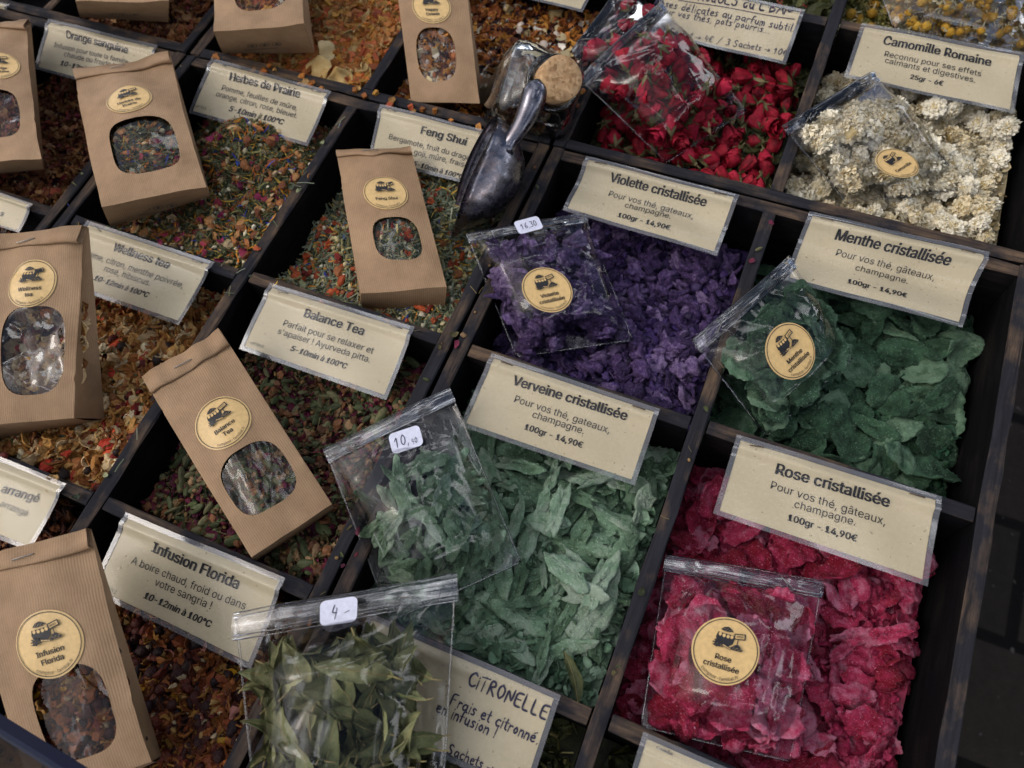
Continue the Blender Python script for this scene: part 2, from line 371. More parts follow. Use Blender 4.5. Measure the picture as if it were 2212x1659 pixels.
# hand lettering: strokes on a 0..1 high grid
HW = {
 'A':[[(0,0),(.3,1),(.6,0)],[(.12,.38),(.48,.38)]],'B':[[(.05,0),(.05,1),(.4,.95),(.45,.72),(.1,.52),(.5,.4),(.5,.1),(.05,0)]],
 'C':[[(.6,.85),(.4,1),(.15,.8),(.05,.45),(.2,.08),(.45,0),(.65,.15)]],'I':[[(.15,0),(.15,.8)],[(.15,.97),(.16,1.0)]],'L':[[(.08,1),(.05,0),(.5,.03)]],
 'T':[[(0,.95),(.6,1)],[(.3,.97),(.28,0)]],'R':[[(.05,0),(.08,1),(.45,.95),(.48,.65),(.1,.5),(.55,0)]],'O':[[(.3,1),(.08,.8),(.05,.3),(.3,0),(.55,.3),(.55,.75),(.3,1)]],
 'N':[[(.03,0),(.06,1),(.5,.05),(.55,1)]],'E':[[(.55,1),(.06,.97),(.05,.02),(.55,.04)],[(.07,.52),(.45,.54)]],'S':[[(.5,.85),(.3,1),(.08,.8),(.2,.55),(.45,.4),(.45,.12),(.2,0),(.02,.15)]],
 'U':[[(.05,1),(.06,.25),(.28,0),(.5,.25),(.52,1)]],'G':[[(.55,.85),(.3,1),(.06,.6),(.12,.15),(.35,0),(.55,.2),(.55,.45),(.33,.45)]],'F':[[(.08,0),(.06,1),(.5,1)],[(.07,.55),(.4,.55)]],'D':[[(.05,0),(.05,1),(.4,.85),(.5,.45),(.35,.1),(.05,0)]],
 'a':[[(.4,.5),(.2,.58),(.04,.3),(.18,.02),(.4,.2)],[(.42,.55),(.42,.1),(.5,0)]],'b':[[(.06,1),(.05,.05),(.3,0),(.42,.25),(.3,.52),(.06,.45)]],'c':[[(.4,.5),(.2,.58),(.04,.28),(.2,0),(.42,.08)]],
 'd':[[(.4,.5),(.2,.55),(.04,.25),(.2,0),(.4,.2)],[(.42,1),(.42,.05)]],'e':[[(.06,.3),(.4,.33),(.3,.57),(.1,.5),(.05,.2),(.2,0),(.42,.08)]],'f':[[(.38,.95),(.22,1),(.15,.8),(.14,0)],[(0,.52),(.35,.55)]],
 'h':[[(.06,1),(.05,0)],[(.06,.4),(.25,.56),(.38,.4),(.38,0)]],'i':[[(.1,.55),(.1,0)],[(.1,.8),(.11,.83)]],'l':[[(.1,1),(.1,.05),(.18,0)]],'m':[[(.04,0),(.05,.55)],[(.05,.42),(.2,.55),(.28,.4),(.28,0)],[(.28,.42),(.42,.55),(.5,.4),(.5,0)]],
 'n':[[(.05,0),(.05,.55)],[(.05,.4),(.24,.56),(.36,.4),(.36,0)]],'o':[[(.2,.57),(.04,.3),(.2,0),(.38,.28),(.2,.57)]],'p':[[(.06,.55),(.05,-.4)],[(.06,.45),(.3,.56),(.4,.28),(.25,0),(.06,.1)]],'r':[[(.06,0),(.06,.55)],[(.06,.38),(.2,.55),(.34,.5)]],
 's':[[(.34,.5),(.18,.58),(.06,.44),(.3,.22),(.26,.03),(.04,.05)]],'t':[[(.16,.9),(.14,.1),(.3,.02)],[(0,.58),(.32,.6)]],'u':[[(.05,.55),(.06,.15),(.2,0),(.36,.15)],[(.37,.55),(.37,.08),(.44,0)]],'v':[[(.03,.55),(.2,0),(.38,.55)]],
 'é':[[(.06,.3),(.4,.33),(.3,.57),(.1,.5),(.05,.2),(.2,0),(.42,.08)],[(.18,.76),(.38,.88)]],
 '0':[[(.25,1),(.06,.7),(.06,.25),(.25,0),(.44,.3),(.44,.75),(.25,1)]],'1':[[(.02,.6),(.25,1),(.22,0)]],'3':[[(.05,.95),(.35,.95),(.42,.75),(.18,.55),(.45,.4),(.4,.08),(.05,.04)]],
 '4':[[(.22,1),(.05,.4),(.42,.36)],[(.42,.75),(.32,-.12)]],'6':[[(.4,.98),(.15,.7),(.05,.25),(.22,0),(.42,.18),(.35,.45),(.08,.35)]],'€':[[(.5,.85),(.3,.95),(.12,.7),(.12,.25),(.3,.02),(.5,.12)],[(0,.6),(.38,.6)],[(0,.4),(.35,.4)]],
 '!':[[(.12,.95),(.1,.25)],[(.1,.05),(.11,.08)]],'.':[[(.06,.0),(.08,.03)]],',':[[(.1,.08),(.03,-.16)]],'→':[[(0,.35),(.65,.35)],[(.45,.55),(.68,.35),(.45,.15)]],'/':[[(0,-.15),(.5,1.05)]],'-':[[(.03,.28),(.42,.42)]],"'":[[(.06,1),(.03,.78)]],
}
HWW = dict(i=.2, l=.25, I=.3, m=.62, n=.46, t=.36, f=.42, r=.38, s=.42, h=.48, p=.5, b=.5, d=.52, a=.54, c=.46, e=.48, o=.46, u=.5, v=.44)
def hand2d(txt, thick=.10, gap=.0, jit=.03):
    V = []; Fc = []; x = 0; n = 0
    for ch in txt:
        if ch == ' ': x += .38; continue
        for st in HW.get(ch, []):
            p = np.array(st, float)
            if len(p) > 2:                                     # soften corners
                t = np.linspace(0, len(p)-1, (len(p)-1)*5+1); k = np.arange(len(p))
                q = np.stack([np.interp(t, k, p[:, 0]), np.interp(t, k, p[:, 1])], 1)
                for _ in range(3): q[1:-1] = .25*q[:-2]+.5*q[1:-1]+.25*q[2:]
                p = q
            p = p+rng.normal(0, jit*.35, 2); p[:, 0] += x+.07*p[:, 1]
            d = np.gradient(p, axis=0); d /= np.linalg.norm(d, axis=1)[:, None]+1e-9; nn = np.stack([-d[:, 1], d[:, 0]], 1)
            p[0] -= d[0]*thick*.4; p[-1] += d[-1]*thick*.4
            ww = thick*.5*np.ones(len(p)); ww[0] *= .6; ww[-1] *= .6
            L = p+nn*ww[:, None]; R = p-nn*ww[:, None]; m = len(p)
            V.append(np.concatenate([L, R]))
            for k in range(m-1): Fc.append((n+k, n+m+k, n+m+k+1, n+k+1))
            n += 2*m
        w_ = HWW.get(ch, .66 if ch.isupper() else .55)
        if ch in '→/€': w_ = .75
        if ch in ".,'": w_ = .22
        x += w_+gap+.06
    return np.concatenate(V), Fc

# ------------------------------------------------------------------ curved sheets
class Sheet:
    """corner quad BL, BR, TR, TL plus a lift along its normal; u to the right, v to the top"""
    def __init__(s, BL, BR, TR, TL, lift=None):
        s.c = [np.asarray(x, float) for x in (BL, BR, TR, TL)]
        r = (s.c[1]+s.c[2]-s.c[0]-s.c[3])/2; t = (s.c[2]+s.c[3]-s.c[0]-s.c[1])/2
        s.W = np.linalg.norm(r); s.L = np.linalg.norm(t); s.n = np.cross(r, t); s.n /= np.linalg.norm(s.n); s.r = r/s.W; s.t = t/s.L
        s.lift = lift or (lambda u, v: 0*u)
    def f(s, u, v, off=0.0):
        u = np.asarray(u, float); v = np.asarray(v, float); U = u[..., None]; V = v[..., None]
        p = s.c[0]*(1-U)*(1-V)+s.c[1]*U*(1-V)+s.c[2]*U*V+s.c[3]*(1-U)*V
        return p+s.n*(s.lift(u, v)+off)[..., None]
    def find(s, px, py, u=.5, v=.5):
        x = np.array([u, v]); tgt = np.array([px, py])
        for _ in range(14):
            e = prj(s.f(x[0], x[1]))-tgt; h = 1e-4
            J = np.stack([(prj(s.f(x[0]+h, x[1]))-tgt-e)/h, (prj(s.f(x[0], x[1]+h))-tgt-e)/h], 1)
            x = x-np.clip(np.linalg.solve(J, e), -.3, .3)
        return x
    def put(s, ab, u0, v0, rot=0.0, off=.0004):
        """metres (a right, b up) about (u0,v0) laid on the sheet"""
        a = np.asarray(ab, float); c, sn = math.cos(rot), math.sin(rot)
        x = a[:, 0]*c-a[:, 1]*sn; y = a[:, 0]*sn+a[:, 1]*c
        return s.f(u0+x/s.W, v0+y/s.L, off)
def line_on(sheet, txt, p0, p1, bold=.0, shear=0.0, off=.0005, hand=None, sy=1.0):
    """lettering whose baseline runs between two picture points on the sheet"""
    a = sheet.find(*p0); b = sheet.find(*p1)
    d = np.array([(b[0]-a[0])*sheet.W, (b[1]-a[1])*sheet.L]); Ln = np.linalg.norm(d); rot = math.atan2(d[1], d[0])
    v, f = hand2d(txt, hand) if hand else text2d(txt, bold, shear)
    x0, x1 = v[:, 0].min(), v[:, 0].max(); k = Ln/(x1-x0)
    q = np.stack([(v[:, 0]-x0)*k, v[:, 1]*k*sy], 1)
    return sheet.put(q, a[0], a[1], rot, off), f
def disc2d(r, n=40): 
    t = np.linspace(0, 2*math.pi, n, endpoint=False); return np.stack([r*np.cos(t), r*np.sin(t)], 1)
def ring2d(r0, r1, n=48):
    a = disc2d(r0, n); b = disc2d(r1, n); f = [(k, n+k, n+(k+1) % n, (k+1) % n) for k in range(n)]
    return np.concatenate([a, b]), f
def blob(cx, cy, rx, ry, n=14, rot=0):
    t = np.linspace(0, 2*math.pi, n, endpoint=False); x = rx*np.cos(t); y = ry*np.sin(t); c, s = math.cos(rot), math.sin(rot)
    return np.stack([cx+x*c-y*s, cy+x*s+y*c], 1)
def emblem_shapes():
    """a spice sack with a mound, a little board, star anise, cinnamon and a pile of powder; 0 = ink, 1 = paper, in sticker radii"""
    S = []
    S.append((0, np.array([(-.30,.36),(-.34,.18),(-.30,.02),(-.16,-.08),(.16,-.08),(.28,.04),(.30,.2),(.26,.36)])))
    S.append((0, np.array([(-.24,.47),(-.14,.58),(0,.63),(.12,.57),(.22,.48),(.05,.43),(-.1,.43)])))
    for x in (-.22,-.08,.06,.19): S.append((1, blob(x,.30-.03*math.cos(x*6),.055,.07,10)))
    for k in range(9): S.append((1, blob(-.14+.035*k, .50+.045*math.sin(k*2.1), .010, .010, 5)))
    S.append((0, np.array([(.27,.22),(.66,.30),(.62,.52),(.24,.44)]))); S.append((1, np.array([(.31,.27),(.61,.33),(.585,.47),(.285,.405)])))
    S.append((0, np.array([(.40,.02),(.44,.02),(.43,.26),(.40,.25)])))
    for k in range(8): S.append((0, blob(-.24+.10*math.cos(k*math.pi/4), -.06+.085*math.sin(k*math.pi/4), .085, .030, 8, k*math.pi/4)))
    S.append((0, np.array([(-.12,-.10),(.26,-.20),(.30,-.14),(-.06,-.02)]))); S.append((1, np.array([(-.06,-.09),(.24,-.17),(.25,-.15),(-.04,-.06)])))
    S.append((0, np.array([(.20,-.12),(.36,.04),(.48,.06),(.66,-.10),(.60,-.16),(.30,-.18)])))
    for k in range(10): S.append((1, blob(.30+.033*k, -.10+.045*math.sin(k*1.7), .012, .010, 5)))
    S.append((0, np.array([(-.44,-.14),(-.30,-.20),(.0,-.17),(-.05,-.13),(-.3,-.14)])))
    return S
EMB = emblem_shapes()
def sticker(sheet, ctr, r, lines, parent, rot=0.0, sy=1.0, off=.0006, fs=.31):
    u0, v0 = sheet.find(*ctr)
    def P2(ab, o): return sheet.put(np.asarray(ab)*r, u0, v0, rot, o)
    n = 48; rings = [0.0001, .15, .3, .45, .6, .75, .88, 1.0]
    V = np.concatenate([disc2d(x, n) for x in rings]); Fc = []
    for k in range(7): Fc += [(k*n+q, (k+1)*n+q, (k+1)*n+(q+1) % n, k*n+(q+1) % n) for q in range(n)]
    st = obj("sticker", mesh_np("sticker", P2(V, off), Fc, STICK), parent, parent if parent.type == 'EMPTY' else None)
    m = MB(); rv, rf = ring2d(.925, .95); m.add(P2(rv, off+.0005), rf)
    y = -.30 if len(lines) > 1 else -.42
    for k, t in enumerate(lines):
        v, f = text2d(t, .015); x0, x1 = v[:, 0].min(), v[:, 0].max(); s_ = min(fs, 1.62/(x1-x0)*(1.0 if k == 0 or len(lines) == 1 else .92))
        s_ = min(s_, fs); m.add(P2(np.stack([(v[:, 0]-(x0+x1)/2)*s_, v[:, 1]*s_+y], 1), off+.0005), f); y -= .25
    v, f = text2d("comptoir-familial.fr", .0); x0, x1 = v[:, 0].min(), v[:, 0].max(); s_ = .145*1.35
    ang = ((v[:, 0]-(x0+x1)/2)*s_)/.87; rad = .875-v[:, 1]*s_
    m.add(P2(np.stack([rad*np.sin(ang), -rad*np.cos(ang)], 1), off+.0005), f)
    obj("lettering", m.build("lettering", [INK]), st)
    e = MB()
    for k, (c, pts) in enumerate(EMB): e.add(P2(pts*np.array([.86, .80])+np.array([-.08, .21]), off+.0005+.00003*k), [tuple(range(len(pts)))], c)
    v, f = text2d("SPICES", .02); x0, x1 = v[:, 0].min(), v[:, 0].max(); s_ = .24/(x1-x0)
    ab = np.stack([(v[:, 0]-x0)*s_*.88+.195, v[:, 1]*s_*1.15+.455+(v[:, 0]-x0)*s_*.17], 1)
    e.add(P2(ab, off+.0016), f, 0)
    obj("emblem", e.build("emblem", [INK, STICK], False), st)
    return st
# ------------------------------------------------------------------ ground and crates
gm = mesh_np("ground", [(-30,-30,-.86),(30,-30,-.86),(30,30,-.86),(-30,30,-.86)], [(0,1,2,3)], PAVING)
tag(obj("ground", gm), "dark paved ground below the right edge of the crates", "ground", kind="structure")

T = .0098                 # board thickness
ZFLOOR = -.088
def board(root, name, p0, p1, z0=ZFLOOR, z1=0.0, t=T, seg=26, worn=True):
    p0 = np.array(p0, float); p1 = np.array(p1, float); d = p1-p0; L = np.linalg.norm(d); a = math.atan2(d[1], d[0])
    b = .0009; prof = [(-t/2, z0), (-t/2, z1-b), (-t/2+b, z1), (t/2-b, z1), (t/2, z1-b), (t/2, z0)]
    xs = np.linspace(0, L, seg); V = []
    for x in xs:
        for k, (y, z) in enumerate(prof):
            jy, jz = (rng.normal(0, .00022), rng.normal(0, .00020)) if 0 < k < 5 else (0, 0)
            if 0 < k < 5 and rng.random() < .03: jz -= .0008
            V.append((x, y+jy, z+jz))
    Fc = []; mi = []
    for s in range(seg-1):
        for k in range(6):
            Fc.append((s*6+k, s*6+(k+1) % 6, (s+1)*6+(k+1) % 6, (s+1)*6+k)[::-1]); mi.append(1 if k in (1, 2, 3) and worn else 0)
    Fc.append(tuple(range(6))); Fc.append(tuple((seg-1)*6+k for k in range(6))[::-1]); mi += [1, 1]
    o = obj(name, mesh_np(name, V, Fc, [WOOD, WOODTOP], mi=mi, smooth=False), root)
    o.location = Vector((p0[0], p0[1], 0))-root.location; o.rotation_euler = (0, 0, a); return o
def crate(x0, x1, ys, xmid, label, rootz=ZFLOOR-.008):
    """outer size x0..x1, ys from far to near with the dividers between, xmid the long divider"""
    g = .0012; y0, y1 = ys[0]-g, ys[-1]+g; x0 += g; x1 -= g
    r = empty("wooden_crate", ((x0+x1)/2, (y0+y1)/2, rootz), label, "crate", "wooden crates set edge to edge")
    board(r, "side_board", (x0+T/2, y1), (x0+T/2, y0), z1=.0006); board(r, "side_board", (x1-T/2, y1), (x1-T/2, y0), z1=.0004)
    board(r, "end_board", (x0+T+.0003, y0-T/2), (x1-T-.0003, y0-T/2)); board(r, "end_board", (x0+T+.0003, y1+T/2), (x1-T-.0003, y1+T/2))
    if xmid is not None:
        board(r, "long_divider", (xmid, y1+T+.0004), (xmid, y0-T-.0004), z1=-.0004)
        spans = [(x0+T+.0012, xmid-T/2-.0012), (xmid+T/2+.0012, x1-T-.0012)]
    else: spans = [(x0+T+.0012, x1-T-.0012)]
    for k, y in enumerate(ys[1:-1]):
        for q, (a, b) in enumerate(spans): board(r, "cross_divider", (a, y+.0006*(q*2-1)), (b, y-.0004+.0006*(q*2-1)), z1=-.0012-.0006*q, seg=16)
    V = [(x0,y1,rootz),(x1,y1,rootz),(x1,y0,rootz),(x0,y0,rootz)]; V += [(a, b, ZFLOOR) for a, b, _ in V]
    obj("base_board", mesh_np("base_board", V, [(3,2,1,0),(4,5,6,7),(0,1,5,4),(1,2,6,5),(2,3,7,6),(3,0,4,7)], WOOD, smooth=False), r, r)
    return r
ZY = 1.0568*Q
crate(0, 2*P, [0, -Q, -2*Q, -3*Q], P, "middle weathered crate holding the fine herbal teas, its divider behind the sign Balance Tea")
crate(2*P+.001, 4*P+.004, [0, -Q, -2*Q, -3*Q], 3*P, "right weathered crate holding violets, mint, verbena and pink rose petals")
crate(-2*P, -.001, [0, -Q, -2*Q, -3*Q], -P, "crate cut by the left picture edge, under the sign Orange sanguine")
crate(0.001, 2*P-.001, [2*ZY, ZY, .0], P+.004, "crate behind the middle one, holding orange cubes and coconut tea")
crate(2*P, 4*P+.006, [2*ZY, ZY, .0], 3*P, "crate behind the right one, holding red rosebuds and cream chamomile")
crate(-2*P, -.002, [2*ZY, ZY, .0], -P+.003, "crate in the top left corner, holding dark red fruit tea")
tb = MB()
for (a, b, c, d, z0, z1) in ((-.42, .735, -.60, .46, -.128, -.0975),): 
    tb.add([(a,c,z0),(b,c,z0),(b,d,z0),(a,d,z0),(a,c,z1),(b,c,z1),(b,d,z1),(a,d,z1)], [(3,2,1,0),(4,5,6,7),(0,1,5,4),(1,2,6,5),(2,3,7,6),(3,0,4,7)])
tr_ = empty("market_table", (.15, -.05, -.86), "dark trestle table carrying the crates", "table")
obj("table_top", tb.build("table_top", [WOOD], False), tr_, tr_)
for lx in (-.36, .66):
    for ly in (-.5, .38):
        m = MB(); m.tube([(lx, ly, -.86), (lx, ly, -.128)], .022, 4); obj("leg", m.build("leg", [WOOD], False), tr_, tr_)

# compartment interiors: (column, row) -> x0, x1, y0, y1
def cell(c, r):
    x0, x1 = c*P, (c+1)*P; off0 = T+.002 if c % 2 == 0 else T/2+.001; off1 = T/2+.001 if c % 2 == 0 else T+.002
    if r >= 0: y1, y0 = -r*Q, -(r+1)*Q; t1 = T+.002 if r == 0 else T/2+.001; t0 = T+.002 if r == 2 else T/2+.001
    else:
        y0, y1 = (-r-1)*ZY, (-r)*ZY; t0 = T+.002 if r == -1 else T/2+.001; t1 = T/2+.001 if r == -1 else T+.002
    return x0+off0, x1-off1, y0+t0, y1-t1
def heapfn(c, r, near_right=-.028, far_left=-.056, bumps=(), rough=.003, seed=0):
    x0, x1, y0, y1 = cell(c, r); g = np.random.default_rng(100+seed+c*7+r); ph = g.uniform(0, 6.28, 8); fr = g.uniform(20, 90, (8, 2))
    def h(x, y):
        u = (np.asarray(x)-x0)/(x1-x0); v = (np.asarray(y)-y0)/(y1-y0)
        s = np.clip(.5*u+.5*(1-v), 0, 1); s = s*s*(3-2*s)
        z = far_left+(near_right-far_left)*s
        for (bu, bv, bw, bh) in bumps: z = z+bh*np.exp(-((u-bu)**2+(v-bv)**2)/(bw*bw))
        for k in range(8): z = z+rough/3*np.sin(fr[k, 0]*np.asarray(x)+fr[k, 1]*np.asarray(y)+ph[k])
        return z
    return h

# ------------------------------------------------------------------ loose dried pieces
def ico(sub):
    t = (1+5**.5)/2
    v = [(-1,t,0),(1,t,0),(-1,-t,0),(1,-t,0),(0,-1,t),(0,1,t),(0,-1,-t),(0,1,-t),(t,0,-1),(t,0,1),(-t,0,-1),(-t,0,1)]
    f = [(0,11,5),(0,5,1),(0,1,7),(0,7,10),(0,10,11),(1,5,9),(5,11,4),(11,10,2),(10,7,6),(7,1,8),(3,9,4),(3,4,2),(3,2,6),(3,6,8),(3,8,9),(4,9,5),(2,4,11),(6,2,10),(8,6,7),(9,8,1)]
    v = [np.array(x)/np.linalg.norm(x) for x in v]
    for _ in range(sub):
        c = {}; nf = []
        def mid(a, b):
            k = (min(a, b), max(a, b))
            if k not in c: m_ = v[a]+v[b]; v.append(m_/np.linalg.norm(m_)); c[k] = len(v)-1
            return c[k]
        for a, b, d in f: x, y, z = mid(a, b), mid(b, d), mid(d, a); nf += [(a,x,z),(b,y,x),(d,z,y),(x,y,z)]
        f = nf
    return np.array(v), np.array(f)
def gridtri(nu, nv):
    q = grid_faces(nu, nv); return np.concatenate([q[:, [0, 1, 2]], q[:, [0, 2, 3]]])
def wob(v, amp, fr, g):
    o = np.zeros(len(v))
    for _ in range(5): o += np.sin(v @ (g.normal(0, fr, 3))+g.uniform(0, 6.28))
    return o*amp/2.2
TPL = {}
def templates():
    g = np.random.default_rng(5)
    i0, f0 = ico(0); i1, f1 = ico(1); i2, f2 = ico(2)
    TPL['chip'] = ([v*(1+g.normal(0, .22, (12, 1)))*g.uniform(.5, 1, 3) for v in [i0]*8], f0)
    L = []
    for _ in range(10):
        v = i1*(1+wob(i1, .35, 2.0, g))[:, None]*np.array([1, g.uniform(.6, 1), g.uniform(.3, .6)]); v = v+g.normal(0, .05, v.shape); L.append(v)
    TPL['chunk'] = (L, f1)
    L = []
    for _ in range(10):                                        # curled apple shells and peel bits
        u = np.linspace(-1, 1, 6); X, Y = np.meshgrid(u, u, indexing='ij'); r = 1+g.normal(0, .10, X.shape)
        Z = g.uniform(.2, .55)*(X**2)+g.uniform(-.2, .5)*(Y**2)+g.uniform(-.3, .3)*X*Y+g.normal(0, .05, X.shape); k = 1-.22*(X**2)*(Y**2)
        top = np.stack([X*r*k, Y*r*k*g.uniform(.55, 1), Z], -1).reshape(-1, 3); L.append(np.concatenate([top, top-np.array([0, 0, .22])]))
    ft = gridtri(6, 6); ring = [i*6 for i in range(6)]+[30+i for i in range(1, 6)]+[(5-i)*6+5 for i in range(1, 6)]+[5-i for i in range(1, 5)]
    sd = []
    for a, b in zip(ring, ring[1:]+ring[:1]): sd += [(a, a+36, b+36), (a, b+36, b)]
    TPL['shell'] = (L, np.concatenate([ft, ft[:, ::-1]+36, np.array(sd)]))
    L = []
    for _ in range(8):                                         # thin strips
        s = np.linspace(-1, 1, 6); ww = .10*g.uniform(.7, 1.4)*np.sqrt(np.clip(1.15-s**2, 0, 1)); cx = g.normal(0, .22)*s**2; cz = g.normal(0, .22)*s**2+g.normal(0, .1)*s**3; tw = g.normal(0, .7)*s
        a = np.stack([s, cx+ww*np.cos(tw), cz+ww*np.sin(tw)], -1); b = np.stack([s, cx-ww*np.cos(tw), cz-ww*np.sin(tw)], -1); L.append(np.stack([a, b], 1).reshape(-1, 3))
    q = np.array([(2*k, 2*k+1, 2*k+3, 2*k+2) for k in range(5)]); TPL['shred'] = (L, np.concatenate([q[:, [0, 1, 2]], q[:, [0, 2, 3]]]))
    L = []
    for _ in range(8):                                         # lemongrass splinters
        v = np.array([(x, y, z) for x in (-1, 0, 1) for y, z in ((-.09, 0), (0, .07), (.09, 0))], float); v[:, 1] += .06*g.normal()*v[:, 0]**2; v[:, 2] += .05*g.normal()*v[:, 0]**2; v[:, 1] *= g.uniform(.6, 1.3); L.append(v)
    TPL['straw'] = (L, gridtri(3, 3))
    L = []
    for _ in range(10):                                        # leaf scraps and petals
        u = np.linspace(-1, 1, 4); X, Y = np.meshgrid(u, u, indexing='ij'); Z = g.normal(0, .30)*X**2+g.normal(0, .30)*Y**2+g.normal(0, .35)*X*Y+g.normal(0, .08, X.shape)
        k = 1-.25*X**2*Y**2; L.append(np.stack([X*k+g.normal(0, .09, X.shape), (Y*k+g.normal(0, .09, X.shape))*g.uniform(.45, .9), Z], -1).reshape(-1, 3))
    TPL['flake'] = (L, gridtri(4, 4))
    TPL['seed'] = ([i1*np.array([1, g.uniform(.9, 1), g.uniform(.85, 1)]) for _ in range(4)], f1)
    L = []
    for _ in range(6):
        a = np.arctan2(i2[:, 1], i2[:, 2]); rr = 1+.09*np.cos(a*3+g.uniform(0, 6)); p = np.sqrt(np.clip(1-np.abs(i2[:, 0])**2.2, 0, 1))
        L.append(np.stack([i2[:, 0], i2[:, 1]*.40*rr, i2[:, 2]*.36*rr], -1))
    TPL['pod'] = (L, f2)
    L = []
    for _ in range(8):
        c = np.array([(x, y, z) for x in (-1, 1) for y in (-1, 1) for z in (-.8, .8)], float)+g.normal(0, .2, (8, 3)); L.append(c)
    TPL['cube'] = (L, np.array([(0,1,3),(0,3,2),(4,6,7),(4,7,5),(0,4,5),(0,5,1),(2,3,7),(2,7,6),(0,2,6),(0,6,4),(1,5,7),(1,7,3)]))
templates()
def frames(nrm, tilt, spin=None):
    """random rotation matrices whose z axis scatters about nrm"""
    n = len(nrm); z = nrm+rng.normal(0, 1, (n, 3))*tilt; z /= np.linalg.norm(z, axis=1)[:, None]
    a = rng.uniform(0, 2*math.pi, n); h = np.stack([np.cos(a), np.sin(a), 0*a], 1); x = h-z*(h*z).sum(1)[:, None]; x /= np.linalg.norm(x, axis=1)[:, None]+1e-9
    return np.stack([x, np.cross(z, x), z], 2)
def scatter(kind, pos, size, nrm, tilt, cols, aniso=.15):
    L, f = TPL[kind]; A = np.stack(L); n = len(pos); idx = rng.integers(0, len(L), n)
    S = size[:, None]*(1+rng.normal(0, aniso, (n, 3))); R = frames(nrm, tilt)
    V = np.einsum('nij,nkj->nki', R, A[idx]*S[:, None, :])+pos[:, None, :]
    k = A.shape[1]; Fc = (f[None]+(np.arange(n)*k)[:, None, None]).reshape(-1, 3)
    c = cols[rng.integers(0, len(cols), n)]*rng.uniform(.65, 1.25, (n, 1))
    C = c[:, None, :]*rng.uniform(.82, 1.15, (n, k, 1))
    return V.reshape(-1, 3), Fc, C.reshape(-1, 3)
def col(*h):
    out = []
    for s in h:
        r = [int(s[i:i+2], 16)/255 for i in (0, 2, 4)]; out.append([((x+.055)/1.055)**2.4 if x > .04 else x/12.92 for x in r])
    return np.array(out)
def join(parts):
    V = []; Fc = []; C = []; n = 0
    for v, f, c in parts: V.append(v); Fc.append(f+n); C.append(c); n += len(v)
    return np.concatenate(V), np.concatenate(Fc), np.concatenate(C)
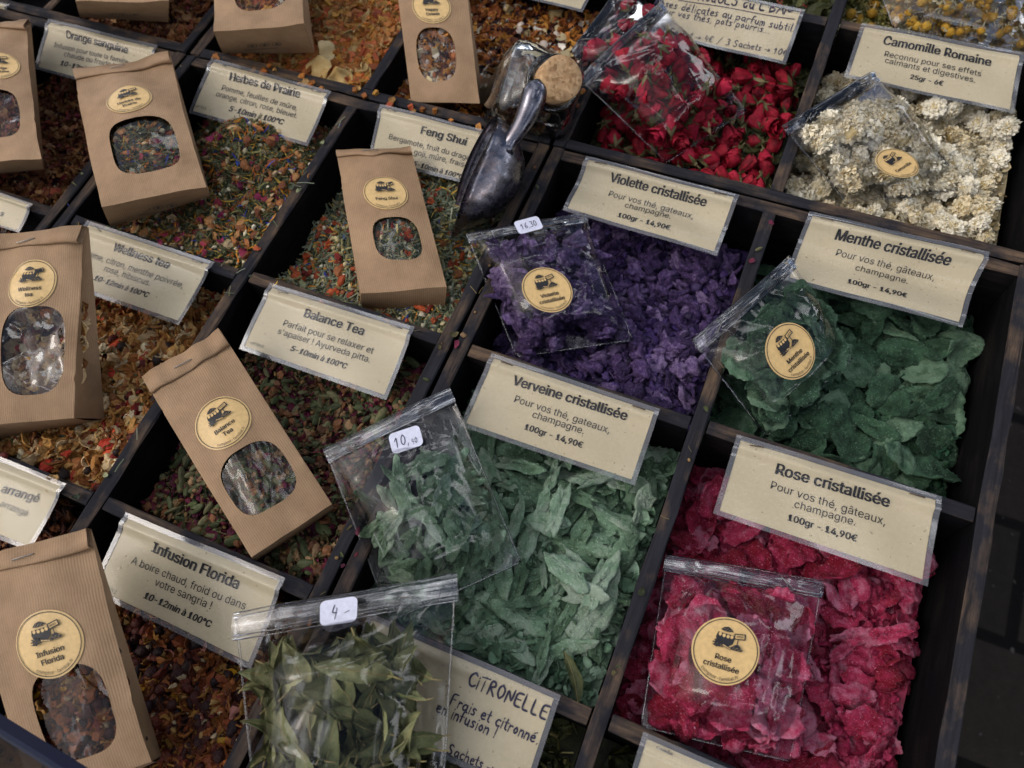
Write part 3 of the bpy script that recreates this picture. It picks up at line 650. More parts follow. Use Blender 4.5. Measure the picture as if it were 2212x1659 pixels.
# piece recipes: kind, share, size (half length, m), lift, tilt, colours
APPLE = col('b98a4a','a8743a','8f5a2c','c9a468','9a5f30','d2b688')
RECIPES = {
 'herbes': [('flake',.44,(.0016,.0037),.5,.7,col('444c30','363e26','545c38','5e6244','2c3422','6c6c50','4a4430')),('shred',.22,(.0032,.0068),.7,.5,col('a8741e','b0661f','94501c','b0923a','7c7848')),
            ('shred',.026,(.0032,.0065),.8,.5,col('2a3a84','263478','344a98')),('chunk',.035,(.0024,.0046),.8,.6,col('8f5c34','9c7044','74442a','b09a74')),('flake',.015,(.0025,.0052),.9,.6,col('6a1a34','7c2444','8c3040')),
            ('chip',.014,(.0018,.0032),.8,.6,col('c0b898','c8c0a8','a89e80')),('straw',.23,(.0038,.0076),.6,.4,col('6c6848','7c744e','57563a','4c4a34'))],
 'feng':   [('straw',.54,(.0042,.0106),.6,.4,col('6c7460','7a8068','58614a','8a8c74','4a5240','8c8458')),('flake',.24,(.002,.0042),.6,.7,col('464f3a','545e46','363e2e','767a5a')),('shred',.08,(.004,.008),.8,.5,col('a8842a','b07428','b49c50')),
            ('shred',.025,(.003,.006),.9,.5,col('2c3a88','304490')),('chunk',.045,(.0026,.0048),.8,.6,col('94401f','a04c2a','74301c','8a5634','5c1c18')),('chip',.06,(.002,.0035),.8,.6,col('b8ac84','a0946c','c0b8a0'))],
 'wellness':[('shell',.46,(.0042,.0080),.7,.6,APPLE),('chunk',.22,(.0034,.0066),.7,.6,np.concatenate([APPLE, col('e0d0a8')])),('flake',.14,(.003,.006),.4,.7,col('3a1a1c','4a2220','2a1616','5a2a24')),('chunk',.05,(.004,.006),.8,.5,col('a8301c','7a1c18','c24a26')),
            ('flake',.06,(.003,.005),.7,.6,col('4e5a38','3a4630')),('seed',.03,(.003,.005),.8,.5,col('2a1c18','5a2018')),('straw',.04,(.004,.008),.6,.5,col('6a4a38','8a6a50'))],
 'balance':[('flake',.18,(.0026,.0048),.6,.7,col('54162e','601e36','461228','6c2a34')),('pod',.06,(.0048,.0074),.7,.45,col('4e5836','5a6040','42492e','6c6a4a')),('flake',.26,(.0022,.0044),.5,.7,col('3c4428','4a5230','30361f','504a2c')),
            ('seed',.20,(.0012,.0018),.7,.5,col('6e5632','7c623c','58422a')),('chunk',.11,(.0022,.0042),.7,.6,col('7c5234','60402a','8c7050')),('straw',.19,(.003,.0065),.5,.5,col('6e6040','544a30','80744e'))],
 'orange': [('flake',.42,(.003,.0058),.4,.7,col('48121c','380e18','561824','280e16')),('shell',.26,(.0034,.0060),.7,.6,col('86582f','744624','987040','603620')),('chunk',.22,(.0028,.0054),.7,.6,col('8a5632','9c764e','6c371e','924632')),('flake',.03,(.003,.005),.9,.6,col('882a3c','a05058')),('chip',.07,(.002,.003),.7,.6,col('90835c','56301f'))],
 'darkred':[('shred',.40,(.003,.008),.5,.6,col('3c1616','2a0f0e','4a1c16','24100f')),('flake',.30,(.003,.0055),.4,.7,col('321212','441a18','56261a')),('shell',.20,(.0034,.0062),.8,.6,col('926034','7e4c28','a07a4c','724226')),('chunk',.08,(.003,.005),.8,.6,col('946234','824226')),('shred',.02,(.008,.014),1.,.4,col('862038','963046'))],
 'citrus': [('cube',.46,(.0024,.0038),.6,.7,col('9c5a24','94602a','a86a2e','86501e','a0742e')),('cube',.12,(.0024,.0040),.7,.7,col('a04a26','a85a30','8c4020','ac5428')),('flake',.32,(.0032,.0065),.6,.7,col('96662e','885626','a47a3e','946a34')),('shell',.10,(.004,.007),.8,.6,col('a07e4c','90663a','b09460'))],
 'colada': [('flake',.44,(.003,.006),.5,.7,col('2c1212','3a1616','1e0d0d','46201a')),('shell',.18,(.004,.0070),.7,.6,col('b5762c','a8682a','c48c40','8a4c20')),('chunk',.20,(.003,.0055),.6,.6,col('8a5026','6e3a1e','a86a34','4a2016')),('flake',.075,(.003,.0062),1.,.5,col('cfc8b4','d8d0c0','bfb8a2')),('cube',.02,(.003,.0045),.9,.6,col('c8b88e','bda472')),('seed',.04,(.003,.0045),.8,.5,col('b06a3c','d8c8b8'))],
 'florida':[('shell',.24,(.0034,.0062),.7,.6,col('a0642c','8a4c20','b5823c','70381c')),('chunk',.26,(.003,.0058),.6,.6,col('8a4420','6a2a18','a05c2c','4a1c14')),('flake',.34,(.003,.0060),.4,.7,col('24100f','32151a','1a0c0c','3e1a1c')),('seed',.05,(.0035,.005),.8,.5,col('3a1a18','2a1418','4e2018')),('flake',.05,(.003,.005),.9,.6,col('a03040','c08070','d8a020')),('chip',.06,(.0025,.004),.9,.6,col('d0b890','c8a060'))],
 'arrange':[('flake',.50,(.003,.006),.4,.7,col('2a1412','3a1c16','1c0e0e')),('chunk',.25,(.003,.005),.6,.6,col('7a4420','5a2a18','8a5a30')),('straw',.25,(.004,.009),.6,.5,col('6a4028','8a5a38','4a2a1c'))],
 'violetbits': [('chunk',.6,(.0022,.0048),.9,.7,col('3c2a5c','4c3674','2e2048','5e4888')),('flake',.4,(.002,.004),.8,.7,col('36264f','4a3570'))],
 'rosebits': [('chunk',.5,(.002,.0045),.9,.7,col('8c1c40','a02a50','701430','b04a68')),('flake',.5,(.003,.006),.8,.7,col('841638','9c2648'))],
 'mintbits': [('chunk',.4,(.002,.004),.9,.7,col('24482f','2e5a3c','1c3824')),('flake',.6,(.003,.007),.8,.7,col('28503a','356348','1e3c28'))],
 'vervbits': [('flake',.7,(.003,.008),.8,.6,col('5a7a60','6c8c70','48664e','84a088')),('chunk',.3,(.002,.004),.9,.6,col('5c7c62','7a987e'))],
 'creambits': [('flake',.7,(.002,.0045),.9,.8,col('b8a67c','ccbc96','9a8658')),('shred',.3,(.002,.005),.9,.7,col('c4b48c','a08c5c'))],
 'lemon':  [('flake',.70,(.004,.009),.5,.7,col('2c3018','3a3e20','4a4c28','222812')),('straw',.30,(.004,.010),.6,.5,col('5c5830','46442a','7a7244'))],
 'yellow': [('flake',.55,(.002,.004),.5,.8,col('6a6a34','8a8648','4c5028','a89c5c')),('straw',.45,(.003,.006),.6,.6,col('b0a868','c8bc84','8a8850'))],
}
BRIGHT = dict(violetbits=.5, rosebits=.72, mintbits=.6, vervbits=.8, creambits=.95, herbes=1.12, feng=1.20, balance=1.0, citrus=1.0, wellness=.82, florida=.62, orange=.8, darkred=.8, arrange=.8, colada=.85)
def recipe(key, sample, count, scale=1.0, thick=.004, tiltmul=1.0):
    """sample(n) -> points on the surface, normals"""
    out = []
    for kind, share, (s0, s1), lift, tilt, cols in RECIPES[key]:
        n = max(1, int(count*share)); p, nr = sample(n); s = rng.uniform(s0, s1, n)*scale
        p = p+nr*(rng.uniform(0, 1, n)*lift*thick)[:, None]
        out.append(scatter(kind, p, s, nr, tilt*tiltmul, cols*BRIGHT.get(key, 1.0)))
    return out
def tea_heap(c, r, key, count, label, h, name="dried_tea", scale=1.0, cat="loose tea", thick=.006):
    x0, x1, y0, y1 = cell(c, r); e = .0025
    def sample(n):
        x = rng.uniform(x0+e, x1-e, n); y = rng.uniform(y0+e, y1-e, n); d = .002
        nr = np.stack([-(h(x+d, y)-h(x-d, y))/(2*d), -(h(x, y+d)-h(x, y-d))/(2*d), np.ones(n)], 1); nr /= np.linalg.norm(nr, axis=1)[:, None]
        return np.stack([x, y, h(x, y)], 1), nr
    parts = recipe(key, sample, count, scale, thick)
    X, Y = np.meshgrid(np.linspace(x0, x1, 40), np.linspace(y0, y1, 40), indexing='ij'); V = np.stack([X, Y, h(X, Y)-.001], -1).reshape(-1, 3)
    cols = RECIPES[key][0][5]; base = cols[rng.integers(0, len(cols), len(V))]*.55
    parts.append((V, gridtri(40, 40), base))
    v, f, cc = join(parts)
    return tag(obj(name, mesh_np(name, v, f, TEA, col=cc, smooth=False)), label, cat, kind="stuff")

class Pile:
    def __init__(s, x0, x1, y0, y1, h, res=.002):
        s.b = (x0, x1, y0, y1); s.res = res; s.nx = int((x1-x0)/res)+1; s.ny = int((y1-y0)/res)+1
        X, Y = np.meshgrid(x0+np.arange(s.nx)*res, y0+np.arange(s.ny)*res, indexing='ij'); s.X, s.Y = X, Y; s.H = h(X, Y).astype(float); s.h0 = s.H.copy()
    def drop(s, a, b, thick, tilt=.15, tries=5, margin=.5, cap=None):
        x0, x1, y0, y1 = s.b; best = None
        for _ in range(tries):
            x = rng.uniform(x0+a*margin, x1-a*margin); y = rng.uniform(y0+a*margin, y1-a*margin)
            i = min(s.nx-1, int((x-x0)/s.res)); j = min(s.ny-1, int((y-y0)/s.res)); hh = s.H[i, j]-s.h0[i, j]
            if best is None or hh < best[0]: best = (hh, x, y)
        _, x, y = best; ang = rng.uniform(0, 2*math.pi)
        cx, sx = math.cos(ang), math.sin(ang); dx = s.X-x; dy = s.Y-y; p = (dx*cx+dy*sx)/a; q = (-dx*sx+dy*cx)/b
        mk = p*p+q*q < .8
        if mk.sum() < 4: return None
        A = np.stack([dx[mk], dy[mk], np.ones(mk.sum())], 1); hz = s.H[mk]; co = np.linalg.lstsq(A, hz, rcond=None)[0]
        g = np.clip(co[:2], -.8, .8)*.8+rng.normal(0, tilt, 2); pl = A[:, :2] @ g
        z = np.percentile(hz-pl, 80); s.H[mk] = np.maximum(s.H[mk], z+pl+thick*.9)
        zz = np.array([-g[0], -g[1], 1.0]); zz /= np.linalg.norm(zz); xx = np.array([cx, sx, 0.0]); xx = xx-zz*(xx @ zz); xx /= np.linalg.norm(xx); yy = np.cross(zz, xx)
        return np.array([x, y, z+thick*.4]), np.stack([xx, yy, zz], 1)
def place(me, name, pos, R, s, label, cat, group, flip=False):
    o = bpy.data.objects.new(name, me); COL.objects.link(o)
    M = np.eye(4); Rm = R.copy()
    if flip: Rm[:, 1] *= -1; Rm[:, 2] *= -1
    M[:3, :3] = Rm*s; M[:3, 3] = pos; o.matrix_world = Matrix(M.tolist()); return tag(o, label, cat, group)

# ------------------------------------------------------------------ petals, leaves and flowers (each a mesh of unit half length)
def disc_sheet(outline, z, thick, nr=6, ns=30, crust=0.0):
    """solid sheet: outline(theta)->(x,y) scale, z(x,y) relief, thick at the middle"""
    t = np.linspace(0, 2*math.pi, ns, endpoint=False); ox, oy = outline(t); V = [(0, 0)]
    for k in range(1, nr+1):
        r = k/nr; V += list(zip(ox*r, oy*r))
    V = np.array(V); rr = np.concatenate([[0], np.repeat(np.arange(1, nr+1)/nr, ns)]); th = thick*np.clip(1-rr**6, .12, 1)**.6*(1+rng.normal(0, .10, len(V)))
    zz = z(V[:, 0], V[:, 1])+rng.normal(0, crust, len(V)); V = V+rng.normal(0, crust*.6, V.shape)*(rr > 0)[:, None]; top = np.column_stack([V, zz+th/2]); bot = np.column_stack([V, zz-th/2]); N = len(V)
    Fc = [(0, 1+q, 1+(q+1) % ns) for q in range(ns)]
    for k in range(nr-1):
        a = 1+k*ns; Fc += [(a+q, a+ns+q, a+ns+(q+1) % ns, a+(q+1) % ns) for q in range(ns)]
    B = [tuple(i+N for i in f[::-1]) for f in Fc]; a = 1+(nr-1)*ns
    S = [(a+q, a+q+N, a+(q+1) % ns+N, a+(q+1) % ns) for q in range(ns)]
    return np.concatenate([top, bot]), Fc+B+S
def relief(g, amp, fr, n=7, bow=0.0, cup=0.0):
    ks = g.normal(0, fr, (n, 2)); ph = g.uniform(0, 6.28, n); am = g.uniform(.4, 1, n)*amp/math.sqrt(n)
    def z(x, y):
        o = bow*x*x+cup*y*y
        for k in range(n): o = o+am[k]*np.sin(ks[k, 0]*x+ks[k, 1]*y+ph[k])
        return o
    return z
def make_petals(name, m, n, g, kind):
    out = []
    for i in range(n):
        ph = g.uniform(0, 6.28, 6); am = g.uniform(.3, 1, 6)
        if kind == 'rose':
            asp = g.uniform(.55, .98)
            if i % 4 == 3: asp = g.uniform(.28, .40)
            def ol(t, ph=ph, am=am, asp=asp):
                r = 1+.10*am[0]*np.sin(2*t+ph[0])+.10*am[1]*np.sin(3*t+ph[1])+.07*am[2]*np.sin(6*t+ph[2])+.06*am[3]*np.sin(10*t+ph[3])+.05*am[4]*np.sin(17*t+ph[4])
                return r*np.cos(t), asp*r*np.sin(t)
            v, f = disc_sheet(ol, relief(g, .24, 3.4, 8, g.normal(0, .20), g.normal(.1, .28)), .20, 9, 52, .028)
        elif kind == 'mint':
            asp = g.uniform(.52, .80)
            if i % 4 == 3: asp = g.uniform(.25, .36)
            def ol(t, ph=ph, am=am, asp=asp):
                r = 1+.08*am[0]*np.sin(3*t+ph[0])+.06*am[2]*np.sin(6*t+ph[2])+.035*np.sin(15*t+ph[3]); x = np.cos(t)
                return r*x, asp*r*np.sin(t)*(1-.22*x)
            v, f = disc_sheet(ol, relief(g, .14, 3.2, 8, g.normal(0, .16), g.normal(.08, .22)), .13, 9, 52, .018)
        else:
            asp = g.uniform(.16, .34); cut0 = g.uniform(-.85, -.25) if i % 3 else -1.1; cut1 = g.uniform(.15, .75) if i % 2 else 1.1
            def ol(t, ph=ph, am=am, asp=asp, c0=cut0, c1=cut1):
                x = np.cos(t); y = asp*np.sin(t)*np.abs(np.sin(t))**.25*(1+.08*np.sin(7*t+ph[0])+.06*np.sin(13*t+ph[1]))
                x = np.clip(x, c0+.16*np.sin(3.5*y/asp+ph[2]), c1+.16*np.sin(3*y/asp+ph[3])); return x, y
            v, f = disc_sheet(ol, relief(g, .11, 3.2, 7, g.normal(0, .18), g.normal(.3, .9)), .085, 7, 44, .012)
        out.append(mesh_np(name, v, f, m))
    return out
def make_violets(n, g):
    v0, f0 = ico(3); out = []
    for i in range(n):
        d = wob(v0, .42, 2.6, g)+wob(v0, .20, 6.0, g)+wob(v0, .10, 13., g)
        v = v0*(1+d)[:, None]*np.array([1, g.uniform(.55, .85), g.uniform(.35, .65)]); v[:, 2] += .25*g.normal()*v[:, 0]**2; out.append(mesh_np("crystallised_violet", v, f0, M_VIOL))
    return out
def make_chamomile(n, g, double=True):
    """dried double chamomile: a ball of many short ruffled petals"""
    out = []
    for i in range(n):
        V = []; Fc = []; mi = []
        sq = g.uniform(.50, .75); i1, f1 = ico(1); c = i1*np.array([.55, .55, .55*sq]); V.append(c); Fc += [tuple(f) for f in f1]; mi += [1]*len(f1); k0 = len(c); N = 150
        for q in range(N):
            zc = 1-1.75*(q+.5)/N; a = q*2.39996+g.normal(0, .1); rr = math.sqrt(max(0, 1-zc*zc)); nrm = np.array([rr*math.cos(a), rr*math.sin(a), zc]); b0 = nrm*np.array([.55, .55, .55*sq])
            dn = np.array([math.cos(a)*zc, math.sin(a)*zc, -rr]); s_ = np.cross(nrm, dn); d = nrm*g.uniform(.55, 1.0)+dn*g.uniform(-.1, .9)+s_*g.normal(0, .3); d /= np.linalg.norm(d)
            L_ = g.uniform(.20, .36)*(1 if zc < .75 else .6); wd = g.uniform(.075, .14); up = np.cross(s_, d); cu = g.normal(.1, .5); pts = []
            for m_ in range(4):
                u = m_/3; p = b0+d*L_*u+up*cu*L_*u*u; w_ = wd*(.55+1.5*u-1.35*u*u*u); lift_ = .03*g.normal()
                pts += [p-s_*w_+up*lift_, p+s_*w_-up*lift_]
            V.append(np.array(pts)); Fc += [(k0+2*m_, k0+2*m_+1, k0+2*m_+3, k0+2*m_+2) for m_ in range(3)]; mi += [0]*3; k0 += 8
        out.append(mesh_np("chamomile_flower", np.concatenate(V), Fc, [M_CHAM, M_CHAMC], mi=mi, smooth=False))
    return out
def make_yellow(n, g):
    out = []
    for i in range(n):
        i1, f1 = ico(2); c = i1*(1+wob(i1, .10, 9, g))[:, None]*np.array([.62, .62, .55]); V = [c]; Fc = [tuple(f) for f in f1]; mi = [0]*len(f1); k0 = len(c)
        for q in range(int(g.integers(3, 13))):
            a = g.uniform(0, 6.28); e = g.normal(-.5, .5); d0 = np.array([math.cos(a)*math.cos(e), math.sin(a)*math.cos(e), math.sin(e)]); s = np.array([-math.sin(a), math.cos(a), 0]); p0 = np.array([math.cos(a)*.5, math.sin(a)*.5, -.15])
            pts = []
            for m_ in range(3): u = m_/2; p = p0+d0*u*.75; w_ = .13*(1-.5*u*u); pts += [p-s*w_, p+s*w_]
            V.append(np.array(pts)); Fc += [(k0+2*m_, k0+2*m_+1, k0+2*m_+3, k0+2*m_+2) for m_ in range(2)]; mi += [1]*2; k0 += 6
        out.append(mesh_np("yellow_chamomile_head", np.concatenate(V), Fc, [M_YELC, M_YELP], mi=mi))
    return out
def make_buds(n, g, m, name):
    out = []
    for i in range(n):
        V = []; Fc = []; mi = []; k0 = 0; opn = g.uniform(0, .5)
        nu, nv = 7, 7; npet = int(g.integers(8, 12))
        for q in range(npet):
            lay = q/npet; a0 = q*2.4+g.normal(0, .2); R0 = .22+.40*lay; wide = 1.25-.2*lay
            U, W_ = np.meshgrid(np.linspace(0, 1, nu), np.linspace(-1, 1, nv), indexing='ij')
            fl = opn*lay*np.clip(U-.55, 0, 1)*1.6+g.normal(0, .03)
            rad = R0*np.sin(np.clip(.25+U*1.75, 0, 2.2))**.8+fl+.05*np.sin(W_*4+g.uniform(0, 6))*U+.03*np.sin(9*W_+g.uniform(0, 6))
            an = a0+W_*wide*(1-.25*(U-.5)**2); x = -.65+1.5*U*(1-.10*W_**2)*(1.05-.16*lay)+g.normal(0, .03)
            V.append(np.stack([x, rad*np.cos(an), rad*np.sin(an)], -1).reshape(-1, 3)); ff = grid_faces(nu, nv, k0); Fc += [tuple(f) for f in ff]; mi += [0]*len(ff); k0 += nu*nv
        for q in range(5):                                     # calyx
            a = q*2*math.pi/5+g.normal(0, .2); bend = g.uniform(.0, .9); pts = []
            for m_ in range(5):
                u = m_/4; x = -.80+u*.85-bend*u*u*.5; r = .14+.42*math.sin(min(1.5, u*1.7))+bend*u*u*.30; w_ = .14*(1-u)**.8*(1+.4*math.sin(u*3))
                for s in (-1, 1): pts.append((x, r*math.cos(a)-s*w_*math.sin(a), r*math.sin(a)+s*w_*math.cos(a)))
            V.append(np.array(pts)); Fc += [(k0+2*m_, k0+2*m_+1, k0+2*m_+3, k0+2*m_+2) for m_ in range(4)]; mi += [1]*4; k0 += 10
        i1, f1 = ico(1); c = i1*np.array([.20, .17, .17])+np.array([-.80, 0, 0]); V.append(c); Fc += [tuple(int(x)+k0 for x in f) for f in f1]; mi += [1]*len(f1); k0 += len(c)
        st = MB(); st.tube([(-.9, 0, 0), (-1.15, .03, .02), (-1.3, .08, .02)], .05, 5); V.append(np.concatenate(st.v)); Fc += [tuple(x+k0 for x in f) for f in st.f]; mi += [1]*len(st.f)
        out.append(mesh_np(name, np.concatenate(V), Fc, [m, M_SEPAL], mi=mi))
    return out
def make_curled(n, g):
    """lance-shaped dried leaf, curled along its length with a pale midrib and stalk"""
    out = []
    for i in range(n):
        nu, nv = 22, 9; u = np.linspace(-1, 1, nu); U, W_ = np.meshgrid(u, np.linspace(-1, 1, nv), indexing='ij'); hw = .26*np.clip(1-np.abs(U)**2.1, .015, 1)**.75*(1-.18*U)*(1+.05*np.sin(9*U+g.uniform(0, 6)))
        roll = g.uniform(.5, 2.2); ang = W_*roll; y = hw*np.sin(ang)/roll*1.25; z = hw*(1-np.cos(ang))/roll*1.25
        bow = g.normal(0, .35); tw = g.normal(0, .8)*U; sb = g.normal(0, .25)
        z = z+.016*np.sin(18*U+6*np.abs(W_))*np.abs(W_)**.5+.02*np.sin(7*U+5*W_+g.uniform(0, 6)); yy = y*np.cos(tw)-z*np.sin(tw)+sb*U*U; zz = y*np.sin(tw)+z*np.cos(tw)+bow*(U*U-.4)
        V = np.stack([U, yy, zz], -1).reshape(-1, 3); ff = grid_faces(nu, nv); m = MB(); m.add(V, ff, 0)
        mid = V.reshape(nu, nv, 3)[:, nv//2]-np.array([0, 0, .010]); st = [mid[0]+np.array([-.22, .03*g.normal(), .06*g.normal()])]+[mid[k] for k in range(0, nu, 3)]
        m.tube(st, [.022]*2+[.018]*(len(st)-3)+[.006], 5, 1); out.append(m.build("dried_leaf", [M_CITR, M_MIDRIB]))
    return out
gen = np.random.default_rng(21)
ROSES = make_petals("rose_petal", M_ROSE, 14, gen, 'rose'); MINTS = make_petals("mint_leaf", M_MINT, 14, gen, 'mint'); VERVS = make_petals("verbena_leaf", M_VERV, 18, gen, 'verv')
VIOLS = make_violets(14, gen); CHAMS = make_chamomile(9, gen); YELS = make_yellow(8, gen); BUDS = make_buds(9, gen, M_BUD, "rosebud"); PINKS = make_buds(5, gen, M_PINKBUD, "rosebud"); CURLS = make_curled(12, gen)

def fill(c, r, meshes, n, sz, asp, thick, h, name, label, cat, group, tilt=.2, roll=False, marg=.75):
    x0, x1, y0, y1 = cell(c, r); pl = Pile(x0, x1, y0, y1, h)
    for k in range(n):
        s = rng.uniform(*sz); d = pl.drop(s, s*asp, thick*s, tilt, 6, marg)
        if d is None: continue
        pos, R = d
        if roll:
            a = rng.uniform(-1.2, 1.2); R = R @ np.array(Euler((rng.uniform(0, 6.28) if roll == 2 else rng.normal(0, .5), a*.5 if roll == 2 else rng.normal(0, .45), 0)).to_matrix())
        place(meshes[int(rng.integers(len(meshes)))], name, pos, R, s, label, cat, group, flip=bool(rng.random() < .5) and not roll)
    return pl
# ------------------------------------------------------------------ stapled signs
def sm(a, b, x): t = np.clip((x-a)/(b-a), 0, 1); return t*t*(3-2*t)
def sign(label, TL, TR, BR, BL, lines=(), hand=(), zt=.0038, zb=-.0115, wave=.0, ph=0.0, staples=((.11, .93), (.89, .93)), rust=False, ruled=()):
    f = lambda u, v: wave*np.sin(v*6.5+ph)*(1+.2*np.sin(3*u))*sm(1.0, .85, v)+.0022*np.exp(-((v-.86)/.045)**2)+.0006*np.sin(9*u+5*v+ph)
    s = Sheet(at(*BL, zb), at(*BR, zb), at(*TR, zt), at(*TL, zt), f)
    r = empty("price_sign", (s.c[0]+s.c[2])/2, label, "sign", "laminated signs stapled to the crates")
    iu, iv = .026, .058
    def sheet(u0, u1, v0, v1, nu, nv, o):
        U, V = np.meshgrid(np.linspace(u0, u1, nu), np.linspace(v0, v1, nv), indexing='ij'); return s.f(U, V, o).reshape(-1, 3), grid_faces(nu, nv)
    v, q = sheet(iu, 1-iu, iv, 1-iv, 16, 26, .0); v2, q2 = sheet(iu, 1-iu, iv, 1-iv, 16, 26, -.0003)
    obj("card", mesh_np("card", np.concatenate([v, v2]), np.concatenate([q, q2[:, ::-1]+len(v)]), CARD), r, r)
    m = MB(); v, q = sheet(iu, 1-iu, iv, 1-iv, 16, 26, .0009); m.add(v, q, 0)
    for (a, b, c, d) in ((0, iu, 0, 1), (1-iu, 1, 0, 1), (iu, 1-iu, 0, iv), (iu, 1-iu, 1-iv, 1)):
        v, q = sheet(a, b, c, d, 12, 16, .0006); m.add(v, q, 1)
    obj("laminate", m.build("laminate", [LAMI, LAMIEDGE]), r, r)
    if lines:
        b = MB()
        for (t, p0, p1, bo) in lines:
            v, q = line_on(s, t, p0, p1, .020 if bo else .0, .18 if bo == 2 else 0.0); b.add(v, q)
        obj("lettering", b.build("lettering", [INK]), r, r)
    if hand:
        b = MB()
        for (t, p0, p1, th, sy) in hand:
            v, q = line_on(s, t, p0, p1, hand=th, sy=sy); b.add(v, q)
        for (p0, p1) in ruled:
            a, c = s.find(*p0), s.find(*p1); uu = np.linspace(a[0], c[0], 9); vv = np.linspace(a[1], c[1], 9)
            V = np.concatenate([s.f(uu, vv+.007, .0005), s.f(uu, vv-.007, .0005)]); b.add(V, [(k, 9+k, 10+k, k+1) for k in range(8)])
        obj("handwriting", b.build("handwriting", [MARKER]), r, r)
    for (u, v) in staples:
        b = MB(); c = s.f(u, v, .0016); d = s.r*.0042+s.t*rng.normal(0, .0004); b.tube([c-d-s.n*.0016, c-d, c+d, c+d-s.n*.0016], .00042, 5)
        obj("staple", b.build("staple", [RUST if rust else STAPLE]), r, r)
    return s
A_ = lambda r, *q: [pp(r, *q[k:k+2]) for k in range(0, len(q), 2)]
def ln(t, bo, *pts):
    out = [p if isinstance(p, tuple) and len(p) == 2 else pp(*p) for p in pts]; return (t, out[0], out[1], bo)
sign("laminated sign Orange sanguine half hidden by a paper bag", (104,40), (342,99), (312,212), (76,150),
     [ln("Orange sanguine", 1, ('a',410,237), ('a',795,335)), ln("Infusion pour toute la famille", 0, ('a',335,292), ('a',795,402)), ln("chaude ou froide !", 0, ('a',398,350), ('a',705,422)), ln("10-12min à 100°C", 2, ('a',375,405), ('a',700,482)), ln("ref 644", 0, ('a',190,380), ('a',256,397))])
sign("laminated sign Herbes de Prairie with a herb heap over its lower edge", (457,125), (717,198), (665,317), (408,245),
     [ln("Herbes de Prairie", 1, ('a',1427,500), ('a',1865,612)), ln("Pomme, feuilles de mûre,", 0, ('a',1378,560), ('a',1845,690)), ln("orange, citron, rose, bleuet.", 0, ('a',1342,598), ('a',1845,738)), ln("5-10min à 100°C", 2, ('a',1422,690), ('a',1760,778)), ln("ref 933", 0, ('a',1215,668), ('a',1282,685))])
sign("laminated sign Feng Shui partly behind the metal scoop", (821,224), (1078,289), (1035,405), (797,343),
     [ln("Feng Shui", 1, ('b',562,832), ('b',845,907)), ln("Bergamote, fruit du dragon,", 0, ('b',365,865), ('b',905,1012)), ln("goji, mûre, fraise", 0, ('b',520,962), ('b',855,1048)), ln("5-10min à 100°C", 2, ('b',515,1030), ('b',825,1117))])
sign("handwritten sign Roses Rouges du Liban behind the rosebud bags", (1443,-46), (1739,23), (1696,141), (1400,70), [],
     [("Roses RouGES du LiBAN", pp('c',-10,-26), pp('c',762,92), .14, 1.0), ("Roses délicates au parfum subtil.", pp('c',-90,30), pp('c',778,200), .12, .95), ("pour vos thés, pots pourris...", pp('c',-70,80), pp('c',625,212), .12, .95), ("1 Sachet → 4€ / 3 Sachets → 10€", pp('b',2062,205), pp('c',735,352), .12, .95)], ruled=[(pp('c',60,2), pp('c',785,122))])
sign("laminated sign Camomille Romaine with torn upper left corner", (1862,49), (2212,115), (2190,247), (1822,167),
     [ln("Camomille Romaine", 1, ('c',1330,275), ('c',2005,414)), ln("Reconnu pour ses effets", 0, ('c',1340,350), ('c',1942,478)), ln("calmants et digestives.", 0, ('c',1343,390), ('c',1905,517)), ln("25gr - 6€", 1, ('c',1500,490), ('c',1705,535))], staples=())
sign("laminated sign Violette cristallisée above the purple violets", (1267,337), (1597,422), (1548,555), (1216,457),
     [ln("Violette cristallisée", 1, ('b',1735,1130), ('b',2335,1287)), ln("Pour vos thé, gateaux,", 0, ('b',1730,1220), ('b',2255,1364)), ln("champagne.", 0, ('b',1830,1290), ('b',2115,1362)), ln("100gr - 14,90€", 1, ('b',1788,1350), ('b',2110,1432))], wave=.0022, ph=1.0, rust=True)
sign("curled laminated sign Menthe cristallisée above the dark green mint", (1748,457), (2137,545), (2074,711), (1691,610),
     [ln("Menthe cristallisée", 1, ('c',1030,1490), ('c',1745,1655)), ln("Pour vos thé, gâteaux,", 0, ('f',1037,90), ('f',1648,247)), ln("champagne.", 0, ('f',1158,180), ('f',1485,267)), ln("100gr - 14,90€", 1, ('f',1112,260), ('f',1480,352))], wave=.0038, ph=1.4, rust=True)
sign("laminated sign Wellness tea partly behind a standing paper bag", (188,476), (465,567), (387,703), (110,606),
     [ln("Wellness tea", 1, ('d',700,58), ('d',1045,172)), ln("Pomme, citron, menthe poivrée,", 0, ('d',480,74), ('d',1135,294)), ln("rose, hibiscus.", 0, ('d',645,185), ('d',930,280)), ln("10-12min à 100°C", 2, ('d',582,240), ('d',920,352))])
sign("laminated sign Balance Tea between the green tea and its paper bag", (583,611), (897,707), (835,865), (517,754),
     [ln("Balance Tea", 1, ('d',1888,470), ('d',2258,587)), ln("Parfait pour se relaxer et", 0, ('d',1760,525), ('d',2318,702)), ln("s'apaiser ! Ayurveda pitta.", 0, ('d',1725,575), ('d',2298,757)), ln("5-10min à 100°C", 2, ('d',1805,680), ('d',2155,797)), ln("ref 863", 0, ('d',1557,640), ('d',1638,667))])
sign("laminated sign Verveine cristallisée over the pale green leaves", (1062,762), (1426,884), (1371,1049), (994,920),
     [ln("Verveine cristallisée", 1, ('e',1130,890), ('e',1843,1117)), ln("Pour vos thé, gateaux,", 0, ('e',1143,1000), ('e',1735,1197)), ln("champagne.", 0, ('e',1255,1095), ('e',1575,1202)), ln("100gr - 14,90€", 1, ('e',1207,1170), ('e',1567,1287))], rust=True)
